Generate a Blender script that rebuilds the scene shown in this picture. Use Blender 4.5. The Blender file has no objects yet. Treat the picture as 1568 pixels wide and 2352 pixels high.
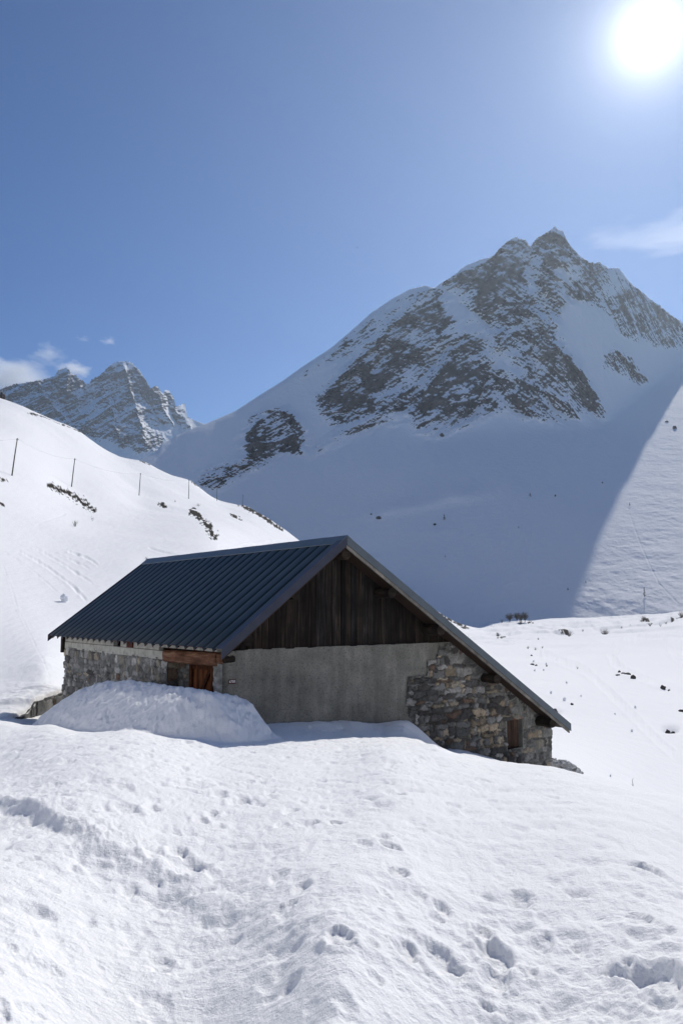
import bpy, bmesh, math, random, time
import numpy as np
from mathutils import Vector, Matrix
T0 = time.time()
random.seed(7); RNG = np.random.default_rng(11)
SC = bpy.context.scene
COL = SC.collection
rad = math.radians

# ------------------------------------------------------------------ camera model
F, CX, CY = 1830.0, 784.0, 1176.0            # photograph measured on a 1568 x 2352 grid
TH = math.atan(224 / F); CT, ST = math.cos(TH), math.sin(TH)

def ray(x, y):
    u = (np.asarray(x, float) - CX) / F; v = (CY - np.asarray(y, float)) / F
    return u, CT - v * ST, ST + v * CT

def az_e(x, y):
    dx, dy, dz = ray(x, y)
    return np.arctan2(dx, dy), dz / np.hypot(dx, dy)

def project(X, Y, Z):
    fw = Y * CT + Z * ST; up = -Y * ST + Z * CT
    fw = np.where(fw > 1e-3, fw, 1e-3)
    return CX + F * X / fw, CY - F * up / fw

def at(x, y, r):
    a, e = az_e(x, y)
    return Vector((r * math.sin(a), r * math.cos(a), r * e))

cam_data = bpy.data.cameras.new('camera')
cam = bpy.data.objects.new('camera', cam_data); COL.objects.link(cam)
cam.rotation_euler = (rad(90) + TH, 0, 0)
cam_data.sensor_fit = 'HORIZONTAL'; cam_data.sensor_width = 24.0
cam_data.lens = 24.0 * F / 1568.0
cam_data.clip_start = 0.1; cam_data.clip_end = 60000
SC.camera = cam

SUN_AZ, SUN_EL = rad(22.8), rad(35.7)
SUN = Vector((math.cos(SUN_EL) * math.sin(SUN_AZ), math.cos(SUN_EL) * math.cos(SUN_AZ), math.sin(SUN_EL)))

# ------------------------------------------------------------------ noise in numpy
_perm = np.random.default_rng(3).permutation(4096).astype(np.int32)
_g2a = np.random.default_rng(4).random(4096).astype(np.float32) * 2 * np.pi
_g2 = np.stack([np.cos(_g2a), np.sin(_g2a)], -1)
_g3 = np.random.default_rng(5).normal(size=(4096, 3)).astype(np.float32)
_g3 /= np.linalg.norm(_g3, axis=1, keepdims=True)

def perlin2(x, y, seed=0):
    x = np.asarray(x, np.float64); y = np.asarray(y, np.float64)
    xi = np.floor(x).astype(np.int64); yi = np.floor(y).astype(np.int64)
    xf = (x - xi).astype(np.float32); yf = (y - yi).astype(np.float32)
    xi = xi + seed * 57; yi = yi + seed * 131
    def h(i, j): return _perm[(_perm[i & 4095] + j) & 4095]
    def g(i, j, a, b):
        v = _g2[h(i, j)]; return v[..., 0] * a + v[..., 1] * b
    u = xf * xf * xf * (xf * (xf * 6 - 15) + 10); w = yf * yf * yf * (yf * (yf * 6 - 15) + 10)
    a = g(xi, yi, xf, yf); b = g(xi + 1, yi, xf - 1, yf)
    c = g(xi, yi + 1, xf, yf - 1); d = g(xi + 1, yi + 1, xf - 1, yf - 1)
    return ((a + u * (b - a)) * (1 - w) + (c + u * (d - c)) * w) * 1.5

def fbm2(x, y, octv=4, gain=.5, lac=2.03, seed=0):
    s = 0; a = 1.0; t = 0; x = np.asarray(x) + 13.37; y = np.asarray(y) + 7.91
    for k in range(octv):
        s = s + a * perlin2(x, y, seed + k * 7); t += a; a *= gain
        x = np.asarray(x) * lac + 37.31 + 3.7 * k; y = np.asarray(y) * lac + 11.73 + 5.3 * k
    return s / t

def ridged2(x, y, octv=4, gain=.5, lac=2.1, seed=0):
    s = 0; a = 1.0; t = 0; x = np.asarray(x) + 13.37; y = np.asarray(y) + 7.91
    for k in range(octv):
        s = s + a * (1 - 2 * np.abs(perlin2(x, y, seed + k * 7))); t += a; a *= gain
        x = np.asarray(x) * lac + 37.31 + 3.7 * k; y = np.asarray(y) * lac + 11.73 + 5.3 * k
    return s / t

def perlin3(x, y, z, seed=0):
    x = np.asarray(x, np.float64); y = np.asarray(y, np.float64); z = np.asarray(z, np.float64)
    xi = np.floor(x).astype(np.int64); yi = np.floor(y).astype(np.int64); zi = np.floor(z).astype(np.int64)
    xf = (x - xi); yf = (y - yi); zf = (z - zi)
    xi = xi + seed * 57
    f = lambda t: t * t * t * (t * (t * 6 - 15) + 10)
    u, v, w = f(xf), f(yf), f(zf)
    def g(i, j, k):
        hh = _perm[(_perm[(_perm[(xi + i) & 4095] + yi + j) & 4095] + zi + k) & 4095]
        q = _g3[hh]; return q[..., 0] * (xf - i) + q[..., 1] * (yf - j) + q[..., 2] * (zf - k)
    l = lambda a, b, t: a + t * (b - a)
    return 1.5 * l(l(l(g(0, 0, 0), g(1, 0, 0), u), l(g(0, 1, 0), g(1, 1, 0), u), v),
                   l(l(g(0, 0, 1), g(1, 0, 1), u), l(g(0, 1, 1), g(1, 1, 1), u), v), w)

def sst(a, b, x):
    t = np.clip((x - a) / (b - a), 0, 1); return t * t * (3 - 2 * t)

def poly_dist(px, py, pts):
    """distance, parameter 0..1 along and signed side (left +) to a polyline"""
    best = np.full(np.shape(px), 1e18); par = np.zeros(np.shape(px)); side = np.zeros(np.shape(px))
    n = len(pts) - 1
    for k in range(n):
        ax, ay = pts[k]; bx, by = pts[k + 1]
        dx, dy = bx - ax, by - ay; L = dx * dx + dy * dy + 1e-12
        t = np.clip(((px - ax) * dx + (py - ay) * dy) / L, 0, 1)
        d = (px - ax - t * dx) ** 2 + (py - ay - t * dy) ** 2
        m = d < best
        best = np.where(m, d, best); par = np.where(m, (k + t) / n, par)
        side = np.where(m, dx * (py - ay) - dy * (px - ax), side)
    return np.sqrt(best), par, np.sign(side)

def in_poly(px, py, pts):
    r = np.zeros(np.shape(px), bool); n = len(pts)
    for k in range(n):
        x1, y1 = pts[k]; x2, y2 = pts[(k + 1) % n]
        if y1 == y2: continue
        c = ((y1 > py) != (y2 > py)) & (px < (x2 - x1) * (py - y1) / (y2 - y1) + x1)
        r ^= c
    return r

# ------------------------------------------------------------------ materials
MATS = {}
class NT:
    def __init__(s, m): s.t = m.node_tree; s.n = s.t.nodes; s.l = s.t.links
    def add(s, typ, ins=None, **kw):
        nd = s.n.new(typ)
        for k, v in kw.items(): setattr(nd, k, v)
        for k, v in (ins or {}).items():
            if isinstance(v, bpy.types.NodeSocket): s.l.new(v, nd.inputs[k])
            else: nd.inputs[k].default_value = v
        return nd
    def noise(s, vec, scale, detail=4, rough=.55):
        return s.add('ShaderNodeTexNoise', {'Vector': vec, 'Scale': scale, 'Detail': detail, 'Roughness': rough}).outputs['Fac']
    def ramp(s, fac, stops):
        nd = s.n.new('ShaderNodeValToRGB'); s.l.new(fac, nd.inputs[0]); el = nd.color_ramp.elements
        while len(el) < len(stops): el.new(.5)
        for e, (p, c) in zip(el, stops):
            e.position = p; e.color = (*c, 1) if len(c) == 3 else c
        return nd.outputs[0]
    def mix(s, fac, a, b, mode='MIX'):
        nd = s.n.new('ShaderNodeMix'); nd.data_type = 'RGBA'; nd.blend_type = mode
        for i, v in ((0, fac), (6, a), (7, b)):
            if isinstance(v, bpy.types.NodeSocket): s.l.new(v, nd.inputs[i])
            else: nd.inputs[i].default_value = v if not isinstance(v, tuple) or len(v) == 4 else (*v, 1)
        return nd.outputs[2]
    def math(s, op, a, b=None, c=None):
        nd = s.n.new('ShaderNodeMath'); nd.operation = op
        for i, v in ((0, a), (1, b), (2, c)):
            if v is None: continue
            if isinstance(v, bpy.types.NodeSocket): s.l.new(v, nd.inputs[i])
            else: nd.inputs[i].default_value = v
        return nd.outputs[0]
    def attr(s, name): return s.add('ShaderNodeAttribute', attribute_name=name)
    def obj(s): return s.add('ShaderNodeTexCoord').outputs['Object']
    def bump(s, h, strength, dist):
        return s.add('ShaderNodeBump', {'Height': h, 'Strength': strength, 'Distance': dist}).outputs[0]
    def vscale(s, vec, sc):
        return s.add('ShaderNodeMapping', {'Vector': vec, 'Scale': sc}).outputs[0]

def mat(name, build):
    if name in MATS: return MATS[name]
    m = bpy.data.materials.new(name); m.use_nodes = True; MATS[name] = m
    q = NT(m); b = q.n['Principled BSDF']; b.inputs['Specular IOR Level'].default_value = .25
    build(q, b); return m

def setc(q, b, col): 
    if isinstance(col, bpy.types.NodeSocket): q.l.new(col, b.inputs['Base Color'])
    else: b.inputs['Base Color'].default_value = (*col, 1)

SNOW = (.925, .915, .90)
def snow_nodes(q, b):
    p = q.obj()
    e = q.attr('earth').outputs['Fac']
    n1 = q.noise(p, 9.0, 5)
    brown = q.ramp(n1, [(.3, (.012, .010, .008)), (.5, (.045, .035, .024)), (.68, (.10, .078, .05))])
    setc(q, b, q.mix(e, SNOW, brown))
    b.inputs['Roughness'].default_value = .8
    b.inputs['Specular IOR Level'].default_value = .06
    h1 = q.noise(p, 26, 6, .62); h2 = q.noise(p, 140, 3, .6)
    h = q.math('ADD', q.math('MULTIPLY', h1, 1.0), q.math('MULTIPLY', h2, .22))
    q.l.new(q.bump(h, .6, .035), b.inputs['Normal'])
mat('snow_near', snow_nodes)
def snow_far_nodes(q, b):
    p = q.obj(); e = q.attr('earth').outputs['Fac']
    n1 = q.noise(p, 1.2, 6, .7)
    brown = q.ramp(n1, [(.3, (.005, .005, .004)), (.5, (.022, .016, .011)), (.7, (.065, .048, .028))])
    setc(q, b, q.mix(e, SNOW, brown))
    b.inputs['Roughness'].default_value = .9; b.inputs['Specular IOR Level'].default_value = .03
    h1 = q.noise(q.vscale(p, (1, .35, 1)), .9, 6, .62)
    q.l.new(q.bump(h1, .35, .35), b.inputs['Normal'])
mat('snow_slope', snow_far_nodes)
def mountain_nodes(q, b):
    p = q.obj(); e = q.attr('rock').outputs['Fac']; c = q.attr('tone').outputs['Fac']
    n1 = q.noise(p, .06, 7, .68)
    rock = q.ramp(n1, [(.36, (.012, .0115, .012)), (.5, (.046, .042, .041)), (.66, (.13, .118, .110))])
    rock = q.mix(q.math('MULTIPLY', c, .45), rock, (.12, .088, .068, 1))
    setc(q, b, q.mix(e, SNOW, rock))
    b.inputs['Roughness'].default_value = .95; b.inputs['Specular IOR Level'].default_value = .04
    h1 = q.noise(p, .12, 6, .65)
    q.l.new(q.bump(h1, .5, 3.0), b.inputs['Normal'])
mat('mountain_rock', mountain_nodes)

def attr_stone(q, b):
    p = q.obj(); c = q.attr('stone').outputs['Color']
    n = q.noise(p, 14, 7, .68); n2 = q.noise(p, 3.0, 5, .6)
    k = q.ramp(n, [(.28, (.45, .45, .45)), (.5, (1, 1, 1)), (.75, (1.45, 1.42, 1.38))])
    c2 = q.mix(1.0, c, k, 'MULTIPLY')
    k2 = q.ramp(n2, [(.3, (.68, .68, .68)), (.6, (1.1, 1.1, 1.1))])
    setc(q, b, q.mix(1.0, c2, k2, 'MULTIPLY'))
    b.inputs['Roughness'].default_value = .9
    h = q.noise(p, 28, 6, .65)
    q.l.new(q.bump(h, .6, .03), b.inputs['Normal'])
mat('rubble_stone', attr_stone)

def plaster_nodes(q, b):
    p = q.obj()
    n = q.noise(p, 1.1, 6, .6); n2 = q.noise(p, 22, 6, .7); n3 = q.noise(q.vscale(p, (3.0, 3.0, .45)), 1.6, 4, .6)
    c = q.ramp(n, [(.3, (.130, .126, .109)), (.55, (.205, .198, .173)), (.75, (.285, .276, .242))])
    c = q.mix(1.0, c, q.ramp(n2, [(.30, (.40, .40, .40)), (.46, (1, 1, 1)), (.75, (1.22, 1.22, 1.2))]), 'MULTIPLY')
    c = q.mix(1.0, c, q.ramp(n3, [(.3, (.8, .8, .8)), (.6, (1.05, 1.05, 1.05))]), 'MULTIPLY')
    setc(q, b, c); b.inputs['Roughness'].default_value = .95
    q.l.new(q.bump(q.noise(p, 16, 8, .72), .8, .05), b.inputs['Normal'])
mat('grey_plaster', plaster_nodes)
def concrete_nodes(q, b):
    p = q.obj(); n = q.noise(p, 5, 7, .65)
    setc(q, b, q.ramp(n, [(.3, (.25, .24, .20)), (.5, (.43, .42, .37)), (.75, (.56, .55, .49))]))
    b.inputs['Roughness'].default_value = .95
    q.l.new(q.bump(q.noise(p, 40, 6, .7), .5, .01), b.inputs['Normal'])
mat('pale_concrete', concrete_nodes)

def wood_mat(name, dark, mid, light, sx=18.0, stretch=(1, 1, .05)):
    def bld(q, b):
        p = q.obj(); t = q.attr('tone')
        g = q.noise(q.vscale(p, stretch), sx, 7, .68); g2 = q.noise(p, 1.3, 5, .62)
        c = q.ramp(g, [(.28, dark), (.52, mid), (.80, light)])
        c = q.mix(1.0, c, q.ramp(g2, [(.3, (.5, .47, .45)), (.55, (1, 1, 1)), (.78, (1.7, 1.62, 1.5))]), 'MULTIPLY')
        c = q.mix(1.0, c, t.outputs['Color'], 'MULTIPLY')
        setc(q, b, c); b.inputs['Roughness'].default_value = .85; b.inputs['Specular IOR Level'].default_value = .12
        q.l.new(q.bump(g, .5, .01), b.inputs['Normal'])
    return mat(name, bld)
wood_mat('dark_boards', (.006, .0045, .004), (.019, .0145, .0115), (.085, .062, .046))
wood_mat('door_boards', (.022, .008, .004), (.105, .036, .013), (.28, .115, .048))
wood_mat('shutter_boards', (.015, .010, .008), (.055, .034, .024), (.13, .095, .075))
wood_mat('beam_wood', (.06, .028, .015), (.19, .09, .052), (.42, .28, .18), 10, (.12, .12, 1.4))
wood_mat('log_wood', (.009, .007, .0055), (.024, .018, .014), (.065, .050, .038), 9, (.25, .25, .9))
wood_mat('grey_batten', (.10, .095, .085), (.20, .185, .165), (.30, .28, .25), 10, (.3, .3, .3))
wood_mat('pole_wood', (.035, .028, .024), (.075, .06, .05), (.13, .11, .095), 6, (1, 1, .1))

def metal_roof(q, b):
    p = q.obj(); n = q.noise(p, 2.2, 5, .6); n2 = q.noise(p, 60, 4, .6)
    c = q.ramp(n, [(.3, (.0088, .0165, .0205)), (.6, (.0130, .0230, .0285)), (.8, (.019, .031, .037))])
    setc(q, b, q.mix(1.0, c, q.ramp(n2, [(.3, (.85, .85, .85)), (.7, (1.15, 1.15, 1.15))]), 'MULTIPLY'))
    b.inputs['Roughness'].default_value = .45
    b.inputs['Specular IOR Level'].default_value = .35
    q.l.new(q.bump(n2, .08, .004), b.inputs['Normal'])
mat('slate_metal', metal_roof)
def metal_trim(q, b):
    p = q.obj(); n = q.noise(p, 3, 5, .6)
    setc(q, b, q.ramp(n, [(.3, (.050, .068, .085)), (.7, (.068, .090, .108))]))
    b.inputs['Roughness'].default_value = .38; b.inputs['Specular IOR Level'].default_value = .5
mat('slate_trim', metal_trim)
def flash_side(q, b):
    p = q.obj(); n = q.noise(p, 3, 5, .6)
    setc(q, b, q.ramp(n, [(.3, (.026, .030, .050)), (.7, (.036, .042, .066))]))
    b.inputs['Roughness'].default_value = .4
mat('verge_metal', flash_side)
def flat(name, col, rough=.8):
    def bld(q, b):
        n = q.noise(q.obj(), 12, 5, .6)
        setc(q, b, q.mix(1.0, (*col, 1), q.ramp(n, [(.3, (.8, .8, .8)), (.7, (1.15, 1.15, 1.15))]), 'MULTIPLY'))
        b.inputs['Roughness'].default_value = rough
    return mat(name, bld)
flat('rust_metal', (.085, .022, .012)); flat('sign_brown', (.075, .022, .018), .5); flat('sign_white', (.75, .73, .70), .6)
flat('dark_inside', (.006, .006, .006)); flat('twig_bark', (.075, .058, .046)); flat('pale_twig', (.20, .17, .14))
flat('needle_dark', (.045, .036, .026)); flat('wire_black', (.03, .03, .03), .5); flat('white_ceramic', (.5, .5, .48), .3)
flat('bird_black', (.012, .012, .014)); flat('soffit_wood', (.040, .024, .016))
def rock_nodes(q, b):
    p = q.obj(); n = q.noise(p, 2.2, 7, .7)
    setc(q, b, q.ramp(n, [(.3, (.016, .014, .013)), (.5, (.05, .044, .04)), (.75, (.13, .115, .10))]))
    b.inputs['Roughness'].default_value = .9
    q.l.new(q.bump(q.noise(p, 8, 6, .7), .7, .08), b.inputs['Normal'])
mat('boulder_rock', rock_nodes)
def clod_nodes(q, b):
    p = q.obj(); setc(q, b, (.80, .82, .85)); b.inputs['Roughness'].default_value = .6
    q.l.new(q.bump(q.noise(p, 14, 6, .7), .8, .05), b.inputs['Normal'])
mat('snow_clod', clod_nodes)
def ice_nodes(q, b):
    p = q.obj(); n = q.noise(p, 9, 6, .7)
    setc(q, b, q.ramp(n, [(.35, (.20, .19, .17)), (.5, (.46, .46, .45)), (.66, (.78, .79, .80))]))
    b.inputs['Roughness'].default_value = .6
    q.l.new(q.bump(q.noise(p, 16, 6, .7), 1, .06), b.inputs['Normal'])
mat('frozen_crust', ice_nodes)

# ------------------------------------------------------------------ object helpers
def tag(o, label=None, cat=None, group=None, kind=None):
    if label: o['label'] = label
    if cat: o['category'] = cat
    if group: o['group'] = group
    if kind: o['kind'] = kind
    return o

def empty(name, loc, rotz=0.0):
    o = bpy.data.objects.new(name, None); COL.objects.link(o)
    o.location = loc; o.rotation_euler = (0, 0, rotz); o.empty_display_size = .2
    return o

def link(name, me, material, parent=None, smooth=False):
    if material: me.materials.append(MATS[material])
    o = bpy.data.objects.new(name, me); COL.objects.link(o)
    if parent: o.parent = parent
    if smooth:
        me.polygons.foreach_set('use_smooth', np.ones(len(me.polygons), bool))
    return o

def np_mesh(name, V, Q, attrs=None, tri=False):
    me = bpy.data.meshes.new(name)
    V = np.asarray(V, np.float32).reshape(-1, 3); Q = np.asarray(Q, np.int32)
    k = Q.shape[1]
    me.vertices.add(len(V)); me.vertices.foreach_set('co', V.ravel())
    me.loops.add(Q.size); me.loops.foreach_set('vertex_index', Q.ravel())
    me.polygons.add(len(Q)); me.polygons.foreach_set('loop_start', np.arange(0, Q.size, k, dtype=np.int32))
    me.polygons.foreach_set('loop_total', np.full(len(Q), k, np.int32))
    for nm, arr in (attrs or {}).items():
        arr = np.asarray(arr, np.float32)
        if arr.ndim == 1:
            a = me.attributes.new(nm, 'FLOAT', 'POINT'); a.data.foreach_set('value', arr)
        else:
            if arr.shape[1] == 3: arr = np.concatenate([arr, np.ones((len(arr), 1), np.float32)], 1)
            a = me.attributes.new(nm, 'FLOAT_COLOR', 'POINT'); a.data.foreach_set('color', arr.ravel())
    me.update(calc_edges=True); me.validate()
    return me

def grid_quads(nr, nc, keep=None):
    i = np.arange(nr - 1)[:, None] * nc + np.arange(nc - 1)[None, :]
    q = np.stack([i, i + 1, i + nc + 1, i + nc], -1)
    return q.reshape(-1, 4) if keep is None else q[keep]

def compact(V, Q, attrs):
    u, inv = np.unique(Q, return_inverse=True)
    return V[u], inv.reshape(Q.shape), {k: a[u] for k, a in attrs.items()}

class MB:
    """collects pieces of one part in a shared frame, with a tone colour per vertex"""
    def __init__(s): s.v = []; s.f = []; s.t = []
    def add(s, vs, fs, tone=(1, 1, 1)):
        b = len(s.v); s.v += [tuple(v) for v in vs]; s.t += [tone] * len(vs)
        s.f += [tuple(b + i for i in f) for f in fs]
    def hexa(s, p, tone=(1, 1, 1)):   # 8 points: bottom loop then top loop
        s.add(p, [(3, 2, 1, 0), (4, 5, 6, 7), (0, 1, 5, 4), (1, 2, 6, 5), (2, 3, 7, 6), (3, 0, 4, 7)], tone)
    def box(s, a, b, tone=(1, 1, 1)):
        (x0, y0, z0), (x1, y1, z1) = a, b
        s.hexa([(x0, y0, z0), (x1, y0, z0), (x1, y1, z0), (x0, y1, z0), (x0, y0, z1), (x1, y0, z1), (x1, y1, z1), (x0, y1, z1)], tone)
    def tube(s, pts, radii, n=6, tone=(1, 1, 1), cap=True):
        pts = [Vector(p) for p in pts]; rings = []
        b = len(s.v); ref = Vector((.3, .2, 1)).normalized()
        for k, p in enumerate(pts):
            d = (pts[min(k + 1, len(pts) - 1)] - pts[max(k - 1, 0)])
            if d.length < 1e-9: d = Vector((0, 0, 1))
            d.normalize()
            u = d.cross(ref if abs(d.dot(ref)) < .95 else Vector((1, 0, 0))).normalized(); w = d.cross(u)
            r = radii[k] if hasattr(radii, '__len__') else radii
            for j in range(n):
                a = 2 * math.pi * j / n
                q = p + (u * math.cos(a) + w * math.sin(a)) * r
                s.v.append(tuple(q)); s.t.append(tone)
        for k in range(len(pts) - 1):
            for j in range(n):
                s.f.append((b + k * n + j, b + k * n + (j + 1) % n, b + (k + 1) * n + (j + 1) % n, b + (k + 1) * n + j))
        if cap:
            s.f.append(tuple(b + j for j in reversed(range(n)))); e = b + (len(pts) - 1) * n
            s.f.append(tuple(e + j for j in range(n)))
    def build(s, name, material, parent=None, smooth=False):
        me = bpy.data.meshes.new(name); me.from_pydata(s.v, [], s.f)
        a = me.attributes.new('tone', 'FLOAT_COLOR', 'POINT')
        a.data.foreach_set('color', np.array([(*t, 1) for t in s.t], np.float32).ravel())
        me.update()
        return link(name, me, material, parent, smooth)

# ------------------------------------------------------------------ the chalet frame
DA = 20.0
aS = rad(-37.7)
S = np.array([math.sin(aS), math.cos(aS)]); G = np.array([S[1], -S[0]])   # S: along the eaves, away; G: along the gable, to the right
a0, _ = az_e(514, 1500)
A = np.array([math.sin(a0), math.cos(a0)]) * DA
LEN, WID = 11.3, 12.45
def hp(t, s, z=0.0):                      # gable coordinate t, depth s -> world
    p = A + G * t + S * s
    return Vector((p[0], p[1], z))
def to_ts(X, Y):
    dx, dy = X - A[0], Y - A[1]
    return dx * G[0] + dy * G[1], dx * S[0] + dy * S[1]
def on_side(x, y, off):                   # pixel -> (s, z) in a plane parallel to the long wall
    d = np.array([float(v) for v in ray(x, y)]); P0 = A - G * off
    k = (P0 @ G) / (d[:2] @ G); p = d * k
    return (p[:2] - A) @ S, p[2]

# ------------------------------------------------------------------ ground height
ctrl = []
def cp(x, y, r):                          # seen point: pixel row gives the height
    a, e = az_e(x, y); ctrl.append((float(a), math.log(r), float(e)))
def cz(x, r, z):                          # hidden point: height given
    a, _ = az_e(x, 1400); ctrl.append((float(a), math.log(r), z / r))
for x in (-700, 0, 784, 1568, 2300): cz(x, .9, -1.46)
for x, z in ((-700, -1.5), (0, -1.585), (784, -1.64), (1568, -1.71), (2300, -1.8)): cz(x, 3.3, z)
for x, z in ((-700, -1.86), (0, -1.93), (784, -2.03), (1568, -2.24), (2300, -2.6)): cz(x, 8, z)
for x, z in ((-700, -2.4), (0, -2.44), (500, -2.48), (784, -2.54)): cz(x, 14, z)
cp(1000, 1748, 14); cp(880, 1728, 14); cp(1264, 1772, 14); cp(1568, 1833, 13.5); cz(2300, 14, -4.6)
cp(1000, 1712, 17); cp(1264, 1762, 17.5); cp(1400, 1796, 16)
cz(784, 18, -2.82); cz(784, 20, -2.97); cz(880, 20, -3.06); cz(940, 21.5, -3.24); cz(1000, 20, -3.36); cz(1010, 22.5, -3.85); cz(880, 17.8, -2.84); cp(600, 1692, 18); cp(450, 1686, 18.5); cp(300, 1676, 19); cp(120, 1666, 22); cp(0, 1664, 22); cz(-700, 18, -3.1)
cz(600, 20.9, -2.93); cz(784, 22, -3.02); cz(935, 23.6, -3.22); cz(1050, 25, -4.2); cz(1160, 26.5, -4.85); cz(1264, 28.3, -5.6)
cz(1400, 22, -4.9); cz(1400, 29, -7.0); cz(1568, 20, -5.0); cz(1568, 29, -7.6); cz(2300, 29, -9.0)
cp(1330, 1772, 40); cp(1400, 1792, 43); cp(1568, 1827, 45); cz(2300, 45, -11)
cp(1568, 1700, 69); cp(1330, 1690, 66); cp(1568, 1600, 112); cp(1260, 1590, 112); cp(1568, 1500, 240); cp(1230, 1500, 240)
cz(2300, 110, -11.8); cz(2300, 240, -13); cp(1110, 1455, 440)
for x, y in ((1110, 1447), (1300, 1441), (1568, 1429), (2300, 1425)): cp(x, y, 500)
for x, y in ((1110, 1436), (1290, 1421), (1568, 1406), (2300, 1400)): cp(x, y, 690)
for x, y in ((1290, 1419), (1568, 1404), (2300, 1398)): cp(x, y, 820)
# left of the chalet
cp(30, 1656, 26.5); cp(-60, 1656, 25); cp(95, 1661, 29.0); cp(50, 1656, 28.3); cz(150, 26, -3.75); cz(300, 23, -3.45); cz(430, 22, -3.3)
cp(-40, 1640, 30)
cp(0, 1590, 35.5); cp(100, 1555, 37); cp(0, 1500, 47); cp(110, 1500, 45); cp(0, 1400, 66); cp(120, 1400, 70)
cp(0, 1250, 108); cp(180, 1260, 122); cp(300, 1290, 112)
poles_px = [(27, 1090, 190), (164, 1117, 240), (319, 1143, 305), (433, 1147, 360), (498, 1152, 450), (558, 1162, 530)]
for p in poles_px: cp(*p)
sky_hill = [(-20, 918, 400), (60, 945, 420), (170, 985, 440), (330, 1060, 470), (440, 1106, 490), (560, 1161, 550), (640, 1210, 560), (690, 1246, 560), (850, 1330, 560), (1000, 1404, 545), (1080, 1440, 520)]
for x, y, r in sky_hill:
    cp(x, y, r); a, e = az_e(x, y); ctrl.append((float(a), math.log(r * 1.3), float(e) - .045 * min(1, max(.15, e * 5))))
cp(500, 1250, 160); cz(600, 60, -5.2); cz(600, 34, -3.6); cz(784, 60, -7.0); cz(784, 150, -7.5); cz(784, 300, 0); cz(600, 120, -1.0); cz(1000, 300, -11.3); cz(1000, 60, -8.4); cz(1000, 150, -10.6)
for y, r in ((1640, 29), (1470, 48), (1220, 100), (960, 190), (740, 380), (730, 520)): cp(-700, y, r)
ctrl = np.array(ctrl)
AZ_SC = rad(7.5)
cxy = np.stack([ctrl[:, 0] / AZ_SC, ctrl[:, 1]], 1)
def tps_k(d2): return .5 * d2 * np.log(d2 + 1e-12)
n = len(cxy)
K = tps_k(((cxy[:, None] - cxy[None]) ** 2).sum(-1)) + np.eye(n) * 1.2e-3
Pm = np.concatenate([np.ones((n, 1)), cxy], 1)
M = np.block([[K, Pm], [Pm.T, np.zeros((3, 3))]])
W = np.linalg.solve(M, np.concatenate([ctrl[:, 2], np.zeros(3)]))
def base_e(az, lr):
    az = np.asarray(az, float).ravel(); lr = np.asarray(lr, float).ravel(); out = np.empty(len(az))
    for i in range(0, len(az), 40000):
        q = np.stack([az[i:i + 40000] / AZ_SC, lr[i:i + 40000]], 1).astype(np.float32)
        d2 = ((q[:, None, 0] - cxy[None, :, 0].astype(np.float32)) ** 2 + (q[:, None, 1] - cxy[None, :, 1].astype(np.float32)) ** 2)
        out[i:i + 40000] = tps_k(d2) @ W[:n].astype(np.float32) + W[n] + q @ W[n + 1:]
    return out

def ground_hit(x, y, r0=1.5, r1=680):
    """first place where the sight line through a pixel meets the ground"""
    a, e = az_e(x, y)
    rr = np.exp(np.linspace(math.log(r0), math.log(r1), 1600))
    ee = base_e(np.full(1600, float(a)), np.log(rr))
    k = np.nonzero(ee >= float(e))[0]
    i = k[0] if len(k) else len(rr) - 1
    r = rr[i]
    return np.array([r * math.sin(a), r * math.cos(a), r * ee[i]])

AZF = np.arange(-27, 27.001, .066)
AZC = np.concatenate([np.arange(-180, -27, 3.0), AZF, np.arange(27.5, 180.1, 3.0)])
rows = [.35, .6, .9, 1.2, 1.5, 1.8, 2.1, 2.4, 2.6, 2.8, 2.95]
r = 3.0
while r < 34: rows.append(r); r += min(max(r * r * .0010, .008), .065)
while r < 830: rows.append(r); r *= 1.0085
rows.append(830.0)
RR = np.array(rows); NR, NC = len(RR), len(AZC)
azg = np.radians(AZC)[None, :].repeat(NR, 0); rg = RR[:, None].repeat(NC, 1)
LIM = rad(33)
azc = np.clip(azg, -LIM, LIM)
e0 = np.empty((NR, NC))
fin = np.abs(azg) <= LIM + 1e-9
e0[fin] = base_e(azg[fin], np.log(rg[fin]))
eL = base_e(np.full(NR, -LIM), np.log(RR)); eR = base_e(np.full(NR, LIM), np.log(RR))
wb = ((azg - LIM) % (2 * np.pi)) / (2 * np.pi - 2 * LIM)
e0[~fin] = (eR[:, None] * (1 - wb) + eL[:, None] * wb)[~fin]
X = rg * np.sin(azg); Y = rg * np.cos(azg); Zb = e0 * rg
Zb = Zb + .44 * np.maximum(rg - 220, 0) * sst(rad(75), rad(115), np.abs(azg))   # unseen slope added behind the camera to bounce sunlight onto the shaded faces
PX, PY = project(X, Y, Zb)
PX = np.where(fin, PX, -9e4)
Zd = np.zeros_like(Zb); earth = np.zeros_like(Zb)

# --- the trampled near snow
nm = (rg < 45)
x, y, z = X[nm], Y[nm], Zb[nm]; px, py = PX[nm], PY[nm]; rl = rg[nm]
dz = np.zeros_like(x)
P = lambda pts: [tuple(ground_hit(*p)[:2]) for p in pts]
bank = P([(-120, 1835), (0, 1850), (60, 1862), (150, 1905), (250, 1952), (330, 1992), (430, 2040), (560, 2095), (700, 2140), (790, 2180), (900, 2186), (1000, 2225), (1090, 2262), (1190, 2335), (1290, 2420)])
bk_a = np.array([math.atan2(*q) for q in bank]); bk_r = np.array([math.hypot(*q) for q in bank])
azn = azg[nm]; par = np.clip((azn - bk_a[0]) / (bk_a[-1] - bk_a[0]), 0, 1)
wob = fbm2(x * 1.1, y * 1.1, 4, seed=21) * .30
sdist = (rl - np.interp(azn, bk_a, bk_r)) * .72 + wob   # + on the far side
d = np.abs(sdist)
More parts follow.
